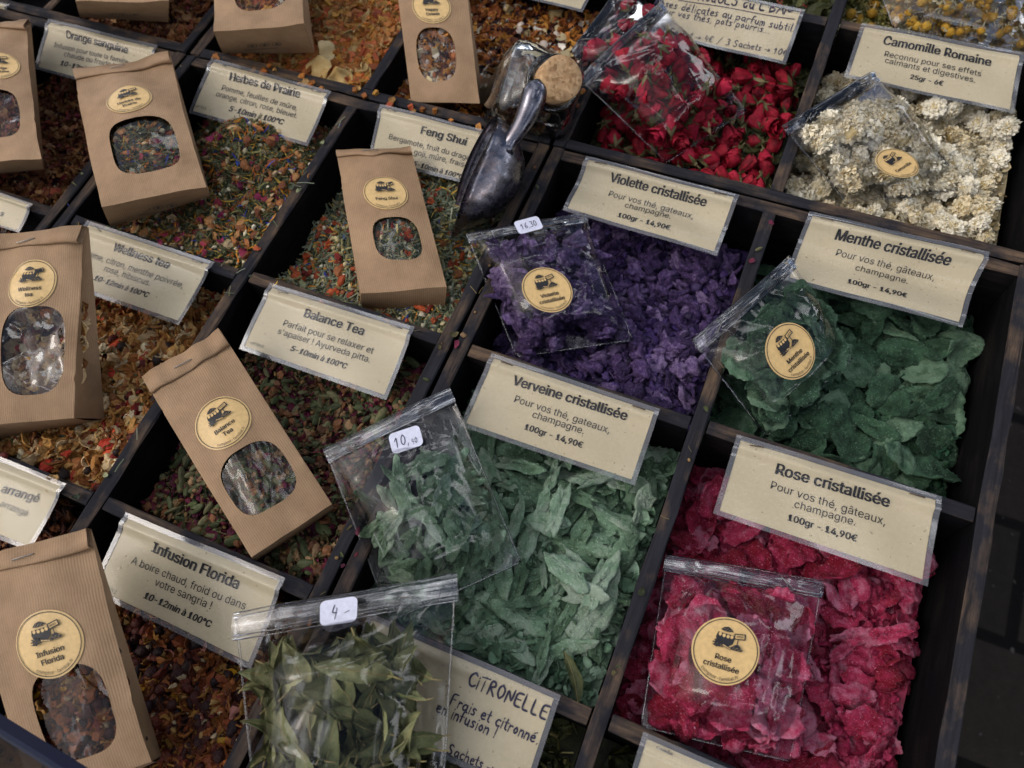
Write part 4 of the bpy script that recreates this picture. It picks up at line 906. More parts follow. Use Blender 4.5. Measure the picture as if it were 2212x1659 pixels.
sign("laminated sign Rose cristallisée above the pink petals", (1592,938), (2034,1073), (2003,1267), (1540,1109),
     [ln("Rose cristallisée", 1, ('f',660,1445), ('f',1372,1657)), ln("Pour vos thé, gâteaux,", 0, ('f',632,1538), ('f',1345,1768)), ln("champagne.", 0, ('j',40,37), ('j',420,152)), ln("100gr - 14,90€", 1, ('j',0,117), ('j',430,252))], rust=True)
sign("sign ending in arrangé cut by the left picture edge", (-150,925), (146,1045), (66,1190), (-235,1075),
     [ln("arrangé", 1, ('d',5,1560), ('d',238,1628)), ln("arrangé", 0, ('g',-2,28), ('g',167,96))], staples=())
sign("water-spotted sign corner at the left edge above the Wellness bag", (-200,345), (73,441), (43,503), (-230,420), [ln("s", 1, ('a',-2,1341), ('a',20,1347)), ln("te", 0, ('a',4,1447), ('a',36,1456))], staples=())
sign("laminated sign Infusion Florida beside the lowest paper bag", (271,1106), (618,1248), (542,1446), (197,1277),
     [ln("Infusion Florida", 1, ('g',942,310), ('g',1478,547)), ln("A boire chaud, froid ou dans", 0, ('g',815,385), ('g',1522,675)), ln("votre sangria !", 0, ('g',960,520), ('g',1310,672)), ln("10-12min à 100°C", 2, ('g',893,600), ('g',1310,787)), ln("ref 552", 0, ('g',620,535), ('g',722,580))], staples=())
sign("handwritten sign Citronelle partly under the leaf bag", (797,1323), (1212,1501), (1140,1720), (722,1535), [],
     [("CiTRONELLE'", pp('h',1325,1140), pp('h',1835,1372), .16, 1.15), ("Frais et citronné.", pp('h',1215,1262), pp('h',1765,1512), .15, 1.0), ("en infusion !", pp('h',1130,1305), pp('h',1500,1472), .15, 1.0), ("Sachets →", pp('h',1195,1565), pp('h',1490,1695), .15, 1.0)], staples=())
sign("blank sign corner with one staple, cut by the bottom picture edge", (1390,1580), (1838,1772), (1800,1990), (1325,1790), [], staples=((.12, .91), (.88, .91)))
sign("sign cut by the top picture edge above the coconut tea", (1045,-130), (1310,-75), (1258,28), (1000,-38), [], staples=())
sign("shiny sign corner in the top left picture corner", (-240,-50), (23,10), (-2,52), (-270,10), [], staples=())

def folds(g, k, a0, a1):
    """creased film: flat facets meeting at straight folds"""
    L = [(g.uniform(0, math.pi), g.uniform(.1, .9), g.uniform(.05, .95), g.uniform(a0, a1)*g.choice([-1, 1])) for _ in range(k)]
    def f(u, v):
        o = 0*u
        for an, cu, cv, a in L: o = o+a*(np.abs((u-cu)*math.cos(an)+(v-cv)*math.sin(an))-.25)
        return o
    return f
# ------------------------------------------------------------------ kraft paper bags
def kraft_bag(label, Fp, zf, zt, Bp, zb, stk, win, key, tealabel, h=.006, foldh=.085, count=900, scale=.9, prints=False, puff=(.003, .003), dip=0.0, hollow=.0035, power=3.2, crinkle=0.0):
    ph = rng.uniform(0, 6.28, 10); fr = rng.normal(0, 7, (10, 2)); kf = folds(rng, 7, .0012, .0038)
    def lift(u, v):
        vv = np.clip(v, 0, 1); uu = np.clip(u, 0, 1)
        o = h*np.sin(math.pi*vv)**.8*(.42+.58*np.sin(math.pi*uu))
        for k in range(10): o = o+.00026*np.sin(fr[k, 0]*u*1.3+fr[k, 1]*v*1.6+ph[k])*(1+1.6*sm(.75, .98, v))
        o = o+kf(uu, vv)*sm(0, .12, vv)*sm(1, .9, vv)
        o = o+.0018*np.exp(-np.abs(v-.22-.03*np.sin(3*u+ph[0]))/.012)*sm(.55, 1.0, u)-.0012*np.exp(-np.abs(v-.80+.05*u)/.02)
        return o
    zts = zt if isinstance(zt, tuple) else (zt, zt); zfs = zf if isinstance(zf, tuple) else (zf, zf)
    s = Sheet(at(*Fp[0], zfs[0]), at(*Fp[1], zfs[1]), at(*Fp[2], zts[1]), at(*Fp[3], zts[0]), lift)
    bk = Sheet(at(*Bp[0], zb), at(*Bp[1], zb), s.c[2]-s.n*.0006, s.c[3]-s.n*.0006)
    root = empty("paper_bag", (bk.c[0]+bk.c[1])/2, label, "paper bag", "kraft paper tea bags with a window")
    # front with the window cut out
    wu, wv = s.find(*win[0]); hw, hh = win[1], win[2]
    t = np.linspace(0, 2*math.pi, 56, endpoint=False); cx = np.sign(np.cos(t))*np.abs(np.cos(t))**(2/power)*hw; cy_ = np.sign(np.sin(t))*np.abs(np.sin(t))**(2/power)*hh
    hole = np.stack([wu*s.W+cx, wv*s.L+cy_], 1)
    nu, nv = 15, 36; B = [(x, 0) for x in np.linspace(0, s.W, nu)][:-1]+[(s.W, y) for y in np.linspace(0, s.L, nv)][:-1]+[(x, s.L) for x in np.linspace(s.W, 0, nu)][:-1]+[(0, y) for y in np.linspace(s.L, 0, nv)][:-1]
    I = []
    for x in np.arange(.003, s.W-.002, .0042):
        for y in np.arange(.003, s.L-.002, .0042):
            e = (abs(x-wu*s.W)/(hw+.002))**power+(abs(y-wv*s.L)/(hh+.002))**power
            if e > 1: I.append((x+rng.normal(0, .0003), y+rng.normal(0, .0003)))
    inb = [tuple(p) for p in hole if 0 < p[0] < s.W and 0 < p[1] < s.L]
    pts = B+inb+I; nb = len(B); nh = len(inb)
    ed = [(k, (k+1) % nb) for k in range(nb)]+[(nb+k, nb+(k+1) % nh) for k in range(nh)]
    V2, _, F2, _, _, _ = delaunay_2d_cdt([Vector(p) for p in pts], ed, [], 0, 1e-7)
    V2 = np.array([tuple(p) for p in V2]); keep = []
    for f in F2:
        c = V2[list(f)].mean(0)
        if (abs(c[0]-wu*s.W)/hw)**power+(abs(c[1]-wv*s.L)/hh)**power >= .985 and 0 < c[0] < s.W and 0 < c[1] < s.L: keep.append(tuple(f))
    m = MB(); UV = []
    m.add(s.f(V2[:, 0]/s.W, V2[:, 1]/s.L), keep); UV.append(V2)
    vs = np.linspace(0, 1, 30)
    for side in (0.0, 1.0):
        a = s.f(0*vs+side, vs); b = bk.f(0*vs+side, vs); mid = (a+b)/2+(s.r if side == 0 else -s.r)[None]*(np.linalg.norm(a-b, axis=1)*.22*sm(.0, .6, vs))[:, None]
        V = np.stack([a, a*.5+mid*.5, mid, mid*.5+b*.5, b], 1).reshape(-1, 3); m.add(V, grid_faces(30, 5, flip=(side == 1.0)))
        d = np.linalg.norm(a-b, axis=1); UV.append(np.stack([np.stack([d*k/4+side*.3, vs*s.L], 1) for k in range(5)], 1).reshape(-1, 2))
    us = np.linspace(0, 1, 12); wv_ = np.linspace(0, 1, 8); U, W_ = np.meshgrid(us, wv_, indexing='ij')
    a = s.f(us, 0*us); b = bk.f(us, 0*us); V = a[:, None]*(1-W_[..., None])+b[:, None]*W_[..., None]+(s.t*-.0015)[None, None]*np.sin(math.pi*W_)[..., None]
    m.add(V.reshape(-1, 3), grid_faces(12, 8)); UV.append(np.stack([U*s.W, -W_*.04], -1).reshape(-1, 2))
    V = bk.f(*np.meshgrid(us, np.linspace(0, 1, 12), indexing='ij')).reshape(-1, 3); m.add(V, grid_faces(12, 12, flip=True)); UV.append(np.zeros((len(V), 2)))
    me = mesh_np("paper_body", np.concatenate(m.v), m.f, [KRAFT], uv=np.concatenate(UV)); 
    obj("paper_body", me, root, root)
    # folded top
    us = np.linspace(0, 1, 40); bot = 1-foldh*(1+.10*np.sin(us*5+ph[1])+dip*np.exp(-((us-.5)/.16)**2))
    pf = (puff[0]*.5*(1-us)**3+puff[1]*us**4+.0006+.0003*np.sin(us*11+ph[2]))*(1-.75*np.exp(-((us-.45)/.10)**2))
    rows = [(1.0*np.ones(40), -.0008*np.ones(40)), (1.003*np.ones(40), pf*.4), (1.001*np.ones(40), pf+.0006), (.5+.5*bot, pf*1.0+.0009+.0004*np.sin(us*17+ph[3])), (bot+.004, pf*1.1+.0012), (bot-.003, pf*.7+.0006), (bot, pf*.2+.0001), (bot+.03, 0*us+.0002)]
    base = lambda v: s.f(us, np.minimum(v, 1))+s.t*(np.maximum(v-1, 0)*s.L)[:, None]
    V = np.stack([base(vv)+s.n*o[:, None] for vv, o in rows], 1).reshape(-1, 3)
    uv = np.stack([np.stack([us*s.W, vv*s.L*(-1)+.01*k], 1) for k, (vv, o) in enumerate(rows)], 1).reshape(-1, 2)
    ft = mesh_np("folded_top", V, grid_faces(40, len(rows)), KRAFT, uv=uv); obj("folded_top", ft, root, root)
    b = MB(); u0 = .46; c = s.f(u0, 1-foldh*.62, .0022+float(np.interp(u0, us, pf))*1.1); d = s.r*.0062+s.t*rng.normal(0, .0006); b.tube([c-d-s.n*.001, c-d, c+d, c+d-s.n*.001], .00038, 5)
    obj("staple", b.build("staple", [STAPLE]), root, root)
    # window film with its creases
    X, Y = np.meshgrid(np.linspace(-1, 1, 30), np.linspace(-1, 1, 30), indexing='ij'); X = np.clip(X*(hw+.003)/s.W+wu, .01, .99); Y = np.clip(Y*(hh+.003)/s.L+wv, .005, .99)
    cr = 0*X
    for k in range(8):
        an = rng.uniform(0, math.pi); dd = (X-wu-rng.normal(0, .2))*math.cos(an)+(Y-wv-rng.normal(0, .1))*math.sin(an); cr = cr+rng.uniform(.3, 1)*np.exp(-np.abs(dd)/.035)
    fo = folds(rng, 7+int(5*crinkle), .0006*(1+3*crinkle), .0018*(1+5*crinkle)); q_ = fo((X-wu)*s.W/(2*hw)+.5, (Y-wv)*s.L/(2*hh)+.5)
    fv = s.f(X, Y, 0)+s.n*(-.0016-.0004*cr-.0020*crinkle+np.clip(q_, -.004, .0012+.002*crinkle))[..., None]
    obj("window_film", mesh_np("window_film", fv.reshape(-1, 3), grid_faces(30, 30), WINDOWC if crinkle else WINDOW), root, root)
    if stk: sticker(s, stk[0], stk[1], stk[2], root, stk[3] if len(stk) > 3 else 0.0)
    if prints:
        m = MB(); c0 = (s.f(np.array(.5), np.array(0.))*.45+bk.f(np.array(.5), np.array(0.))*.55); dn = (bk.c[0]-s.c[0])/np.linalg.norm(bk.c[0]-s.c[0]); no = np.cross(s.r, -dn); no /= np.linalg.norm(no)
        if no @ s.t > 0: no = -no
        L3 = lambda ab: c0+no*.0022+s.r*ab[:, :1]-dn*ab[:, 1:2]
        for k in (-1, 0, 1):
            rv, rf = ring2d(.0038, .0044, 24); m.add(L3(rv+np.array([k*.011, 0])), rf); m.add(L3(blob(k*.011, .0, .0012, .0024, 8)), [tuple(range(8))]); m.add(L3(blob(k*.011+.001*k, -.001, .0022, .0007, 8)), [tuple(range(8))])
        for k in range(2): m.add(L3(np.array([(-.02, -.0085-.002*k), (.02, -.0085-.002*k), (.02, -.0091-.002*k), (-.02, -.0091-.002*k)])), [(0, 1, 2, 3)])
        obj("printed_symbols", m.build("printed_symbols", [PRINT], False), root, root)
    # what the window shows
    def sample(n):
        u = np.clip(wu+rng.uniform(-1, 1, n)*(hw+.002)/s.W, .03, .97); v = np.clip(wv+rng.uniform(-1, 1, n)*(hh+.002)/s.L, .02, .97)
        return s.f(u, v, 0)-s.n*rng.uniform(hollow+.0035+.006*crinkle, hollow+.0085+.006*crinkle, n)[:, None], np.repeat(s.n[None], n, 0)
    parts = recipe(key, sample, count, scale, .002, .7)
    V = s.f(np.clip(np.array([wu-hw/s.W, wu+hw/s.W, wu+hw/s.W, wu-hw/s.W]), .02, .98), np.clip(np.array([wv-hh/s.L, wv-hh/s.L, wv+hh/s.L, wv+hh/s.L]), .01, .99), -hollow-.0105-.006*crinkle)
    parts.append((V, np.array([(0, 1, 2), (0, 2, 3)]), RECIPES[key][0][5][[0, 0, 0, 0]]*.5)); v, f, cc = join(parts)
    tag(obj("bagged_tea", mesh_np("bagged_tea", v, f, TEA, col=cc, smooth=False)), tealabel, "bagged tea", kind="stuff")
    return s, root

kraft_bag("kraft bag of Herbes de Prairie lying on the fine herb heap", [(219,446), (446,404), (369,122), (158,150)], .036, .022, [(240,491), (455,424)], -.006,
          ((277,213), .0195, ["Herbes de", "Prairie"], .06), ((306,306), .0265, .0300), 'herbes', "colourful herb mix behind the window of the Herbes de Prairie bag", h=.014, prints=True, dip=.25, power=4.0, count=1300, puff=(.001, .004))
kraft_bag("narrow kraft bag of Feng Shui leaning below its sign", [(779,634), (965,620), (887,318), (728,330)], .004, .008, [(782,672), (957,677)], -.034,
          ((833,418), .0172, ["Feng Shui"], .04), ((857,514), .0172, .0190), 'feng', "lemongrass mix behind the window of the Feng Shui bag", h=.009, foldh=.05, dip=.7, count=1000, puff=(.001, .004))
kraft_bag("tall kraft bag of Wellness tea at the left edge with crinkled window", [(-70,922), (161,903), (191,492), (-40,508)], .006, .062, [(-40,960), (226,905)], -.030,
          ((66,612), .0172, ["Wellness", "tea"], .05), ((66,757), .0225, .0310), 'wellness', "apple tea behind the crinkled window of the Wellness bag", h=.010, foldh=.085, crinkle=1.0, count=500, puff=(.001, .006))
kraft_bag("kraft bag of Balance Tea lying aslant over a divider", [(543,1204), (717,1089), (476,714), (307,815)], .004, .022, [(549,1214), (723,1099)], -.026,
          ((479,912), .0190, ["Balance", "Tea"], .02), ((555,1030), .0215, .0222), 'balance', "rose petal tea behind the window of the Balance Tea bag", h=.008, foldh=.10, count=1000)
kraft_bag("large kraft bag of Infusion Florida in the lower left corner", [(65,1735), (328,1645), (196,1143), (-68,1208)], .030, .060, [(90,1775), (349,1632)], -.020,
          ((105,1391), .0190, ["Infusion", "Florida"], .03), ((158,1538), .0210, .0250), 'florida', "dark fruit tea behind the window of the Infusion Florida bag", h=.008, foldh=.085, count=700, puff=(.001, .004))
kraft_bag("kraft bag of Orange sanguine cut by the left picture edge", [(-130,352), (90,344), (66,50), (-150,52)], .034, .026, [(-118,388), (96,366)], -.006,
          ((-2,141), .0185, ["Orange", "sanguine"], .02), ((-14,242), .0235, .0285), 'orange', "red fruit tea behind the window of the Orange sanguine bag", h=.012, count=700, foldh=.11)
kraft_bag("kraft bag with printed base among the orange cubes", [(462,69), (658,54), (640,-215), (466,-200)], .046, .030, [(482,116), (679,114)], .000,
          None, ((560,-28), .0240, .0260), 'citrus', "orange cubes behind the window of the citrus bag", h=.012, count=900, prints=True)
kraft_bag("kraft bag with printed base at the top left edge", [(163,2), (366,3), (350,-260), (170,-260)], .044, .030, [(173,37), (363,48)], .000,
          None, ((262,-100), .0240, .0260), 'darkred', "red tea behind the window of the top left bag", h=.012, count=200, prints=True)
kraft_bag("kraft bag of Happy Colada standing among coconut flakes", [(888,220), (1036,222), (1005,-60), (856,-58)], -.004, .030, [(905,236), (1043,205)], -.036,
          ((932,14), .0170, ["Happy", "Colada"], .08), ((942,117), .0175, .0250), 'colada', "coconut tea behind the window of the Happy Colada bag", h=.008, count=600, power=2.8)

# ------------------------------------------------------------------ clear film bags
def poly_bag(label, Cp, z, thick, fill_v, roll=.0065, stk=None, price=None, seed=0, fill=None, front_gap=0.0):
    """Cp BL BR TR TL picture corners, z their heights"""
    g = np.random.default_rng(500+seed); cr = [(g.uniform(0, math.pi), g.uniform(.05, .95), g.uniform(.1, .95), g.uniform(.4, 1.0), g.uniform(.012, .035), g.uniform(.10, .35), g.uniform(0, 1)) for _ in range(18)]
    ph = g.uniform(0, 6.28, 8); fr = g.normal(0, 6, (8, 2)); fo = folds(g, 13, .0016, .0052)
    def body(u, v):
        su = np.clip(1-np.abs(2*u-1)**2.3, 0, 1)**.85; sv = sm(-.04, .26, v)*(1-.93*sm(max(.2, fill_v-.22), 1.0, v)); return thick*su*sv
    def lift(u, v):
        o = body(u, v)*1.12+.0035*sm(0, .12, np.minimum(np.minimum(u, 1-u), np.minimum(v, 1-v))); e = np.clip(np.minimum(np.minimum(u, 1-u), np.minimum(v, 1-v))/.06, 0, 1)
        for (an, cu, cv, a, w_, ln_, sg) in cr:
            d = (u-cu)*math.cos(an)+(v-cv)*math.sin(an); q = -(u-cu)*math.sin(an)+(v-cv)*math.cos(an)
            o = o+e*a*.0014*np.exp(-np.abs(d)/w_)*np.exp(-(q/ln_)**2)*(1 if sg > .35 else -1)
        o = o+e*fo(u, v)
        return o
    pts = [at(*p, zz) for p, zz in zip(Cp, z)]
    s = Sheet(*pts, lift); q0 = Sheet(*pts).find(*stk[0]) if stk else (.5, .5); sms = Sheet(*pts, lambda u, v: 0*u+float(body(np.array(q0[0]), np.array(q0[1])))*1.12+.0066); bk = Sheet(*pts, lambda u, v: -.0015*np.sin(math.pi*np.clip(u, 0, 1))*np.sin(math.pi*np.clip(v, 0, 1)))
    root = empty("cellophane_bag", (pts[0]+pts[1])/2, label, "cellophane bag", "clear cellophane bags")
    m = MB(); n = 64; U, V = np.meshgrid(np.linspace(0, 1, n), np.linspace(0, 1, n), indexing='ij'); m.add(s.f(U, V).reshape(-1, 3), grid_faces(n, n))
    n = 16; U, V = np.meshgrid(np.linspace(0, 1, n), np.linspace(0, 1, n), indexing='ij'); m.add(bk.f(U, V).reshape(-1, 3), grid_faces(n, n, flip=True))
    for pts_ in ([(0, q) for q in np.linspace(0, 1, 24)], [(1, q) for q in np.linspace(0, 1, 24)], [(q, 0) for q in np.linspace(0, 1, 24)]):
        uu = np.array([p[0] for p in pts_], float); vv = np.array([p[1] for p in pts_], float); m.tube(list(s.f(uu, vv, .0002)+np.random.default_rng(seed).normal(0, .00008, (24, 3))), .00075, 6, 1)
    obj("film_pouch", m.build("film_pouch", [FILM, FILMROLL]), root, root)
    if roll:
        m = MB(); L = 44; us = np.linspace(-.01, 1.01, L)
        for lay, (k, dz) in enumerate(((1.0, .0), (.72, .0004))):
            V = []
            for i, u in enumerate(us):
                c = s.f(np.array(np.clip(u, 0, 1)), np.array(1.0))+s.r*(u-np.clip(u, 0, 1))*s.W+s.n*(.0016+dz)-s.t*roll*.6
                pin = 1-.35*math.exp(-((u-.2)/.05)**2)-.35*math.exp(-((u-.78)/.05)**2)
                for q in range(24):
                    a = 2*math.pi*q/24; V.append(c+s.t*math.cos(a)*roll*k*(1+.05*math.sin(7*u+ph[3]))+s.n*(math.sin(a)*.0024*k*pin+.00030*pin*math.sin(2.2*math.cos(a)*2+3*u+ph[lay])*abs(math.sin(a))))
            fc = [(i*24+q, i*24+(q+1) % 24, (i+1)*24+(q+1) % 24, (i+1)*24+q) for i in range(L-1) for q in range(24)]; m.add(V, fc)
        obj("rolled_top", m.build("rolled_top", [FILMROLL]), root, root)
        for u in (.2, .78):
            b = MB(); c = s.f(np.array(u), np.array(1.0))+s.n*.0038-s.t*roll*.7; d = s.r*.0042+s.t*.0012*g.normal(); b.tube([c-d-s.n*.0012, c-d, c+d, c+d-s.n*.0012], .00032, 5); obj("staple", b.build("staple", [STAPLE]), root, root)
    if stk: sticker(sms, stk[0], stk[1], stk[2], root, stk[3], off=.0008, fs=.31)
    if price:
        ctr, wd, ht, rot, txts = price; u0, v0 = s.find(*ctr); flat = Sheet(*pts, lambda u, v: 0*u+float(lift(np.array(u0), np.array(min(v0, .98))))+.0012)
        q = []; rr = min(wd, ht)*.22
        for (sx, sy, a0) in ((1, 1, 0), (-1, 1, math.pi/2), (-1, -1, math.pi), (1, -1, 1.5*math.pi)):
            for k in range(5): a = a0+k*math.pi/8; q.append((sx*(wd/2-rr)+rr*math.cos(a), sy*(ht/2-rr)+rr*math.sin(a)))
        o_ = .0075 if v0 > .86 else .0020
        pl = obj("price_label", mesh_np("price_label", flat.put(q, u0, v0, rot, o_), [tuple(range(len(q)))], PRICE, smooth=False), root, root)
        b = MB()
        for (t, cx, cy_, hgt, th) in txts:
            v, f = hand2d(t, th, 0, .02); v = v*hgt; v = v-np.array([(v[:, 0].min()+v[:, 0].max())/2, 0])+np.array([cx, cy_]); b.add(flat.put(v, u0, v0, rot, o_+.0003), f)
        obj("handwriting", b.build("handwriting", [MARKER], False), pl)
    if fill:
        meshes, nmax, sz, asp, name, lab, cat, group, tilt, roll_ = fill; long_ = meshes is CURLS
        for k in range(nmax):
            u = g.uniform(.17, .83) if meshes is CURLS else g.uniform(.07, .93); v = g.uniform(.05, fill_v+.03); sz_ = g.uniform(*sz); b = float(body(np.array(u), np.array(v)))
            mu, mv = min(.45, sz_*1.0/s.W), sz_*.8/s.L; u = min(max(u, mu), 1-mu); v = max(v, mv) if not long_ else min(max(v, mv), .90-sz_*1.15/s.L)
            d = (k+.5)/nmax; o = b*(.12+.80*d**.8)
            pos = bk.f(np.array(u), np.array(v), o); zz = s.n+g.normal(0, tilt*(1-.45*d), 3); zz /= np.linalg.norm(zz); a = g.normal(1.57, .75) if long_ else g.uniform(0, 6.28); xx = s.r*math.cos(a)+s.t*math.sin(a); xx = xx-zz*(xx@zz); xx /= np.linalg.norm(xx); R = np.stack([xx, np.cross(zz, xx), zz], 1)
            if roll_: R = R @ np.array(Euler((g.normal(0, .6) if long_ else g.uniform(0, 6.28), g.normal(0, .12 if long_ else .4), 0)).to_matrix())
            place(meshes[int(g.integers(len(meshes)))], name, pos, R, sz_, lab, cat, group)
    return s, root
# ------------------------------------------------------------------ filling the compartments
tea_heap(0, 0, 'herbes', 11000, "fine colourful herb mix heaped in front of the sign Herbes de Prairie", heapfn(0, 0, -.020, -.050, ((.55, .66, .24, .040), (.75, .35, .35, .012))))
tea_heap(1, 0, 'feng', 8000, "pale lemongrass mix around the Feng Shui bag", heapfn(1, 0, -.026, -.046, ((.62, .62, .22, .022),)))
tea_heap(0, 1, 'wellness', 2600, "golden apple pieces around the Wellness bag", heapfn(0, 1, -.026, -.050))
tea_heap(1, 1, 'balance', 5200, "tea of green pods, pink petals and seeds around the Balance Tea bag", heapfn(1, 1, -.024, -.052))
tea_heap(-1, 0, 'orange', 3600, "dark red hibiscus and apple pieces around the Orange sanguine bag", heapfn(-1, 0, -.024, -.046))
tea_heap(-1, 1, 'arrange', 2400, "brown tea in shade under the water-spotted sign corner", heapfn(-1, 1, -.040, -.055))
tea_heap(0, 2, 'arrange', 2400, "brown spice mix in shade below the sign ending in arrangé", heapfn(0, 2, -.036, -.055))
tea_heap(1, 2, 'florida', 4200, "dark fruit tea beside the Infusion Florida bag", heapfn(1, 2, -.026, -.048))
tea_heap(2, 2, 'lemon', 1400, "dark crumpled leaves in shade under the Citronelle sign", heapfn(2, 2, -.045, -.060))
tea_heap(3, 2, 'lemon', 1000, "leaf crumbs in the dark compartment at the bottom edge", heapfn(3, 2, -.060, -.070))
tea_heap(0, -1, 'citrus', 4200, "orange and pink fruit cubes in the crate at the top", heapfn(0, -1, -.014, -.044))
tea_heap(1, -1, 'colada', 3000, "dark tea with white coconut flakes behind the glass bottle", heapfn(1, -1, -.026, -.046))
tea_heap(-1, -1, 'darkred', 3600, "dark red tea with dried fruit at the top left edge", heapfn(-1, -1, -.016, -.046))
tea_heap(3, -2, 'yellow', 3000, "chamomile crumbs under the yellow flower heads", heapfn(3, -2, -.024, -.040))
tea_heap(2, -2, 'lemon', 700, "leaf crumbs under the coral roses at the top", heapfn(2, -2, -.024, -.040))
tea_heap(2, -1, 'lemon', 900, "sepal crumbs under the red rosebuds", heapfn(2, -1, -.045, -.055))

def spill():
    out = []
    for key, x0, x1, y0, y1, n in (('herbes', .02, 2*P, -Q-.004, -Q+.004, 26), ('feng', P-.004, P+.004, -2*Q, -.01, 26), ('wellness', .02, P, -2*Q-.004, -2*Q+.004, 14), ('balance', 2*P-.008, 2*P+.006, -2.4*Q, -.02, 34), ('citrus', .02, 2*P, -.004, .008, 30), ('colada', 2*P-.006, 2*P+.006, .0, ZY, 16), ('herbes', -.008, .006, -Q, 0, 20), ('balance', 3*P-.004, 3*P+.004, -2.5*Q, -.1*Q, 16)):
        def sample(k): return np.stack([rng.uniform(x0, x1, k), rng.uniform(y0, y1, k), np.full(k, .0012)], 1), np.repeat(np.array([[0, 0, 1.]]), k, 0)
        out += recipe(key, sample, n, .62, .0005, .25)
    v, f, cc = join(out); tag(obj("tea_crumbs", mesh_np("tea_crumbs", v, f, TEA, col=cc, smooth=False)), "loose tea crumbs spilled on top of the crate boards", "tea crumbs", kind="stuff")
spill()
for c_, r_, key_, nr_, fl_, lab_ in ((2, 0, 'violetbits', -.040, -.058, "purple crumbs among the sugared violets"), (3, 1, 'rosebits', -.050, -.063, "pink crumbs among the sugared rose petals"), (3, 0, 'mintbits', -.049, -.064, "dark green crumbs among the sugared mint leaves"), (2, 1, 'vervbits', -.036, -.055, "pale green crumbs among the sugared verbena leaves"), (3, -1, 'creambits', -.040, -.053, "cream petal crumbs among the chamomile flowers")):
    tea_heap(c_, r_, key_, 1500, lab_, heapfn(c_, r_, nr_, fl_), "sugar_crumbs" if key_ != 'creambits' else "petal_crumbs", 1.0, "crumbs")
L_ROSE = "pink sugared rose petal in the loose heap under the sign Rose cristallisée"
fill(3, 1, ROSES, 212, (.0095, .0175), .8, .22, heapfn(3, 1, -.056, -.068), "rose_petal", L_ROSE, "rose petal", "loose sugared rose petals", .34, marg=.5)
fill(3, 0, MINTS, 205, (.0105, .0205), .66, .14, heapfn(3, 0, -.054, -.068, ((.30, .60, .2, .014),)), "mint_leaf", "dark green sugared mint leaf in the loose heap under the sign Menthe cristallisée", "mint leaf", "loose sugared mint leaves", .30, marg=.45)
fill(2, 1, VERVS, 222, (.0130, .0300), .32, .10, heapfn(2, 1, -.040, -.058), "verbena_leaf", "pale green sugared verbena leaf in the loose heap under the sign Verveine cristallisée", "verbena leaf", "loose sugared verbena leaves", .20, marg=.45)
fill(2, 0, VIOLS, 220, (.0062, .0100), .72, .95, heapfn(2, 0, -.045, -.062), "crystallised_violet", "purple sugared violet in the loose heap under the sign Violette cristallisée", "violet", "loose sugared violets", .3, 2, marg=.6)
fill(3, -1, CHAMS, 218, (.0088, .0122), .85, .75, heapfn(3, -1, -.044, -.056), "chamomile_flower", "dried cream chamomile flower in the loose heap under the sign Camomille Romaine", "chamomile flower", "loose cream chamomile flowers", .4, 1, marg=.6)
fill(2, -1, BUDS, 190, (.0082, .0120), .55, .80, heapfn(2, -1, -.044, -.056), "rosebud", "dried red rosebud lying loose in the compartment below the sign Roses Rouges", "rosebud", "loose red rosebuds", .3, 2, marg=.6)
fill(2, -2, PINKS, 60, (.010, .014), .55, .75, heapfn(2, -2, -.034, -.045), "coral_rosebud", "dried coral rosebud in the compartment at the top right", "rosebud", "loose coral rosebuds", .3, 2)
fill(3, -2, YELS, 180, (.0055, .0078), 1.0, .8, heapfn(3, -2, -.030, -.040), "yellow_chamomile_head", "small yellow chamomile head in the compartment at the top right", "chamomile head", "loose yellow chamomile heads", .5, 2)
p_ = at(1240, 1462, -.022); place(CURLS[2], "yellowed_leaf", p_, np.array(Euler((.3, .2, 2.2)).to_matrix()), .016, "crumpled yellowed leaf among verbena next to the Citronelle sign", "leaf", None)
M_SLICE = m_leaf("dried_apple_slice", [(.28, (.40, .22, .06)), (.5, (.52, .36, .14)), (.75, (.60, .47, .24))], .55, 60)
for k, (x, y, s_, lab) in enumerate(((690, 152, .014, "pale dried apple slice against the crate edge, left one of three"), (735, 178, .0125, "dried apple slice at the crate edge, nearest the divider"), (708, 112, .0115, "dried apple slice lying beside the printed paper bag"))):
    g_ = np.random.default_rng(60+k); ph_ = g_.uniform(0, 6, 3)
    v, f = disc_sheet(lambda t: ((1+.06*np.sin(5*t+ph_[0])+.04*np.sin(9*t+ph_[1]))*np.cos(t), (.9+.06*np.sin(4*t+ph_[2]))*np.sin(t)), relief(g_, .3, 2.4, 6, .1, .25), .12, 6, 30)
    place(mesh_np("dried_apple_slice", v, f, M_SLICE), "dried_apple_slice", at(x, y, -.010), np.array(Euler((.35+.2*k, -.3, k*1.1)).to_matrix()), s_, lab, "apple slice", "dried apple slices")

def content(meshes, n, sz, asp, name, lab, cat, group, tilt=.35, roll=True): return (meshes, n, sz, asp, name, lab, cat, group, tilt, roll)
poly_bag("clear bag of sugared rose petals with round sticker and wide rolled top", [(1385,1570), (1706,1645), (1775,1262), (1440,1206)], (-.022,-.020,-.016,-.014), .026, .78, .0056,
         stk=((1566,1406), .0184, ["Rose", "cristallisée"], -.10), seed=1, fill=content(ROSES, 84, (.010,.0165), .7, "rose_petal", "pink sugared rose petal inside the clear bag", "rose petal", "bagged sugared rose petals", .3, False))
poly_bag("clear bag of sugared mint with round sticker, tilted over a divider", [(1656,943), (1840,775), (1704,560), (1498,738)], (-.024,-.022,.010,.012), .026, .72, .0052,
         stk=((1706,759), .0182, ["Menthe", "cristallisée"], .02), seed=2, fill=content(MINTS, 75, (.010,.0155), .6, "mint_leaf", "dark green sugared mint leaf inside the clear bag", "mint leaf", "bagged sugared mint leaves", .4, False))
